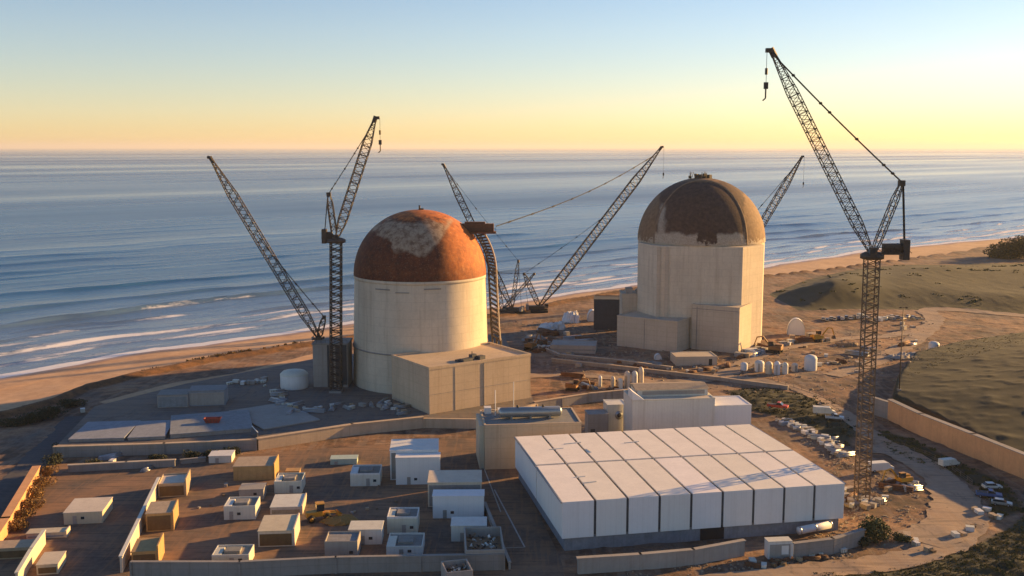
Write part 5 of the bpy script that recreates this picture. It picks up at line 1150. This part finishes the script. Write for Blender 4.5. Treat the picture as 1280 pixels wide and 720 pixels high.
# ------------------------------------------------------------------ plants
def leaf_mat(name, c1, c2):
    m, t, b, l = new_mat(name); tc = N(t, 'ShaderNodeTexCoord').outputs['Object']; n = noise(t, tc, 1.4, 4, .7)
    l.new(ramp(t, n, [(.35, c1), (.65, c2)]), b.inputs['Base Color']); b.inputs['Roughness'].default_value = .8; return m
L_green = leaf_mat('dusty_green_leaves', (.035, .045, .014), (.10, .10, .03)); L_orange = leaf_mat('dry_and_sunlit_leaves', (.10, .055, .015), (.26, .14, .035)); L_dark = leaf_mat('dark_green_leaves', (.018, .024, .010), (.05, .055, .02)); L_dry = leaf_mat('dry_grass', (.10, .08, .025), (.22, .16, .05))
def leaves(b, cx, cy, cz, rx, ry, rz, n, s, r):
    for _ in range(n):
        while True:
            x, y, z = r.uniform(-1, 1), r.uniform(-1, 1), r.uniform(-1, 1); d = x * x + y * y + z * z
            if .25 < d < 1.1: break
        p = Vector((cx + x * rx, cy + y * ry, cz + z * rz)); a = Vector((r.uniform(-1, 1), r.uniform(-1, 1), r.uniform(-1, 1))).normalized() * s * r.uniform(.6, 1.3); c = Vector((r.uniform(-1, 1), r.uniform(-1, 1), r.uniform(-1, 1))); c = a.cross(c).normalized() * s * r.uniform(.4, .9)
        b.add([p - a, p + c, p + a, p - c], [(0, 1, 2, 3)])
def bush(label, p, rx, ry, h, mt, n=500, s=.22, group=None, seed=1):
    r = random.Random(seed); t = thing('bush', label, 'bush', p, 0, group); b = MB(); k = 7
    for i in range(k):
        a = r.uniform(0, 6.28); d = r.uniform(.1, .65); leaves(b, rx * d * math.cos(a), ry * d * math.sin(a), h * r.uniform(.35, .62), rx * .5, ry * .5, h * r.uniform(.3, .45), n // k, s, r)
    b.build('foliage', mt, t); b = MB()
    for i in range(6): a = r.uniform(0, 6.28); b.bar((0, 0, -.2), (rx * .5 * math.cos(a), ry * .5 * math.sin(a), h * .6), .1, 5, .03)
    b.build('stem', M_wood, t); return t
bush('big olive green bush between the giant crane foot and the barrier wall', put(1092, 676, 0), 3.4, 3.0, 6.2, L_green, 2200, .3, None, 2)
bush('small dark bush at the right end of the dark barrier wall', put(1080, 684, 0), 2.0, 1.6, 2.4, L_dark, 600, .25, None, 3)
bush('low dusty bush on the verge right of the big olive bush', put(1128, 676, 0), 2.8, 2.2, 1.8, L_green, 700, .25, None, 4)
i = 0
for (px, py, h_, mt, lb) in ((76, 566, 3.2, L_dark, 'dark shaded shrub farthest along the left boundary wall'), (68, 580, 3.4, L_dark, 'dark leafy shrub second from the far end of the left boundary wall'), (62, 594, 3.2, L_orange, 'rust tinted shrub where the left boundary wall catches the sun'), (55, 608, 3.2, L_orange, 'sunlit orange shrub in the middle of the left boundary wall'), (46, 622, 3.2, L_orange, 'sunlit orange shrub just nearer than the wall middle'), (39, 636, 3.0, L_orange, 'sunlit spreading shrub near the lower part of the left boundary wall'), (30, 650, 2.8, L_orange, 'low orange shrub next to the lowest on the left boundary wall'), (22, 662, 2.6, L_orange, 'lowest orange shrub at the near end of the left boundary wall')):
    i += 1; bush(lb, P(px, py), 3.0, 3.4, h_, mt, 900, .24, 'shrubs along the left boundary wall', 20 + i)  # leaf colour carries the sun: orange where lit, dark where shaded
for j_, (px, py, lb) in enumerate(((20, 532, 'dark bush at the left frame edge on the beach bluff'), (45, 526, 'dark bush second from the left frame edge on the bluff'), (68, 520, 'dark bush just left of the parked white stores on the bluff'), (88, 508, 'dark bush at the start of the orange bluff strip'))):
    bush(lb, put(px, py, 0), 6, 5, 3.2, L_dark, 1300, .3, 'bushes on the beach bluff', 40 + j_)
for j_, (px, py, lb) in enumerate(((196, 578, 'dark shrub by the low wall under the narrow flat deck'), (238, 574, 'dark spreading shrub under the retaining wall of the wide flat deck'), (262, 572, 'dark shrub just left of the middle of the shaded retaining wall foot'), (290, 569, 'dark shrub at the right end of the shaded retaining wall foot'), (118, 584, 'small dark shrub at the left end of the low wall behind the yard'))):
    bush(lb, P(px, py), 3.2, 1.8, 2.6, L_dark, 700, .26, 'shrubs at the foot of the retaining wall', 50 + j_)
def tree(label, p, h, rad, seed, mt=L_dark, group='far trees at the right edge'):
    r = random.Random(seed); t = thing('tree', label, 'tree', p, 0, group); b = MB(); b.bar((0, 0, -.3), (0, 0, h * .5), h * .035, 8, h * .02)
    for i in range(6): a = r.uniform(0, 6.28); b.bar((0, 0, h * .35), (rad * .7 * math.cos(a), rad * .7 * math.sin(a), h * r.uniform(.55, .85)), h * .015, 5, h * .006)
    b.build('trunk', M_wood, t); b = MB()
    for i in range(12): a = r.uniform(0, 6.28); d = r.uniform(0, .8); leaves(b, rad * d * math.cos(a), rad * d * math.sin(a), h * r.uniform(.15, .8), rad * .5, rad * .5, h * .25, 190, .8, r)
    b.build('crown', mt, t); return t
for j_, (px, py, h_, rd, lb) in enumerate(((1250, 322, 12, 13, 'leftmost low dark tree of the far clump above the beach'), (1262, 322, 16, 14, 'second dark tree from the left in the far clump above the beach'), (1274, 323, 19, 15, 'broad dark tree third in the far clump above the beach'), (1290, 324, 19, 15, 'dark tree cut by the right frame edge above the beach'))):
    tree(lb, put(px, py, 0), h_, rd, 60 + j_)
# ground cover tufts
def tufts(name, label, poly_, n, s, h, mt, seed, thr=-.3, wl=9):
    b = MB(); r = random.Random(seed); xs = [a[0] for a in poly_]; ys = [a[1] for a in poly_]
    pts = np.random.RandomState(seed).uniform((min(xs), min(ys)), (max(xs), max(ys)), (n * 3, 2)); pts = pts[inpoly(pts[:, 0], pts[:, 1], poly_)][:n]
    cl = sn(pts[:, 0], pts[:, 1], wl, seed + 5); pts, cl = pts[cl > thr], cl[cl > thr]; zz = height(pts[:, 0], pts[:, 1])
    for (x, y), z, c in zip(pts, zz, cl):
        k = (.6 + .8 * max(c, 0)); 
        for _ in range(7):
            a = r.uniform(0, 6.28); w_ = s * r.uniform(.5, 1.1) * k; hh = h * r.uniform(.4, 1.2) * k; ox, oy = r.uniform(-s, s), r.uniform(-s, s); dx, dy = math.cos(a) * w_ * .5, math.sin(a) * w_ * .5
            b.add([(x + ox - dx, y + oy - dy, z - .1), (x + ox + dx, y + oy + dy, z - .1), (x + ox + dx * .6 + r.uniform(-.3, .3) * s, y + oy + dy * .6, z + hh), (x + ox - dx * .6 + r.uniform(-.3, .3) * s, y + oy - dy * .6, z + hh * .8)], [(0, 1, 2, 3)])
    return tag(b.build(name, mt), label, 'ground cover', kind='stuff')
tufts('scrub', 'rough dark scrub in the cutting beside the haul road', scrub1 , 700, .5, .5, L_dark, 81, -.2)
tufts('scrub', 'rough dark scrub between the coast road and the orange retaining wall', scrub2, 900, .5, .55, L_green, 82, 0)
tufts('grass', 'dry tufted grass in the bottom right foreground', fore, 6500, .22, .32, L_dry, 83, -.5, 6)
tufts('grass', 'dark olive grass on the foreground bank', fore, 5500, .28, .38, L_green, 84, -.2, 5)
tufts('scrub', 'brown scrub on the bluff between beach and works', pp([(0, 529), (60, 513), (100, 492), (220, 467), (390, 438), (395, 430), (230, 458), (100, 482), (60, 505), (0, 520)], -3), 2200, .8, 1.0, L_orange, 85, -.6, 7)
tufts('scrub', 'far low scrub over the flat ground behind the mound', field, 1500, 1.6, .6, L_green, 86, .35, 60)
tufts('scrub', 'low olive grass along the top edge of the green slope', pp([(1120, 486), (1140, 455), (1200, 440), (1280, 428), (1320, 424), (1320, 445), (1280, 455), (1200, 472), (1140, 492)]), 1300, .25, .15, L_dry, 87, -.1, 12)

# ------------------------------------------------------------------ air: even haze round the whole scene
HZ = (-70000, 100000, -1700, 135000, -40, 260)
hb = MB().slab(*HZ); hm = bpy.data.materials.new('haze'); hm.use_nodes = True; ht = hm.node_tree
for n_ in list(ht.nodes):
    if n_.type == 'BSDF_PRINCIPLED': ht.nodes.remove(n_)
vp = ht.nodes.new('ShaderNodeVolumePrincipled'); vp.inputs['Color'].default_value = (.9, .9, .9, 1); vp.inputs['Density'].default_value = 3.2e-5; vp.inputs['Anisotropy'].default_value = 0.2
ht.links.new(vp.outputs[0], ht.nodes['Material Output'].inputs['Volume'])
tag(hb.build('haze', hm), 'pale sea haze filling the air over the water and the works', 'haze', kind='stuff')
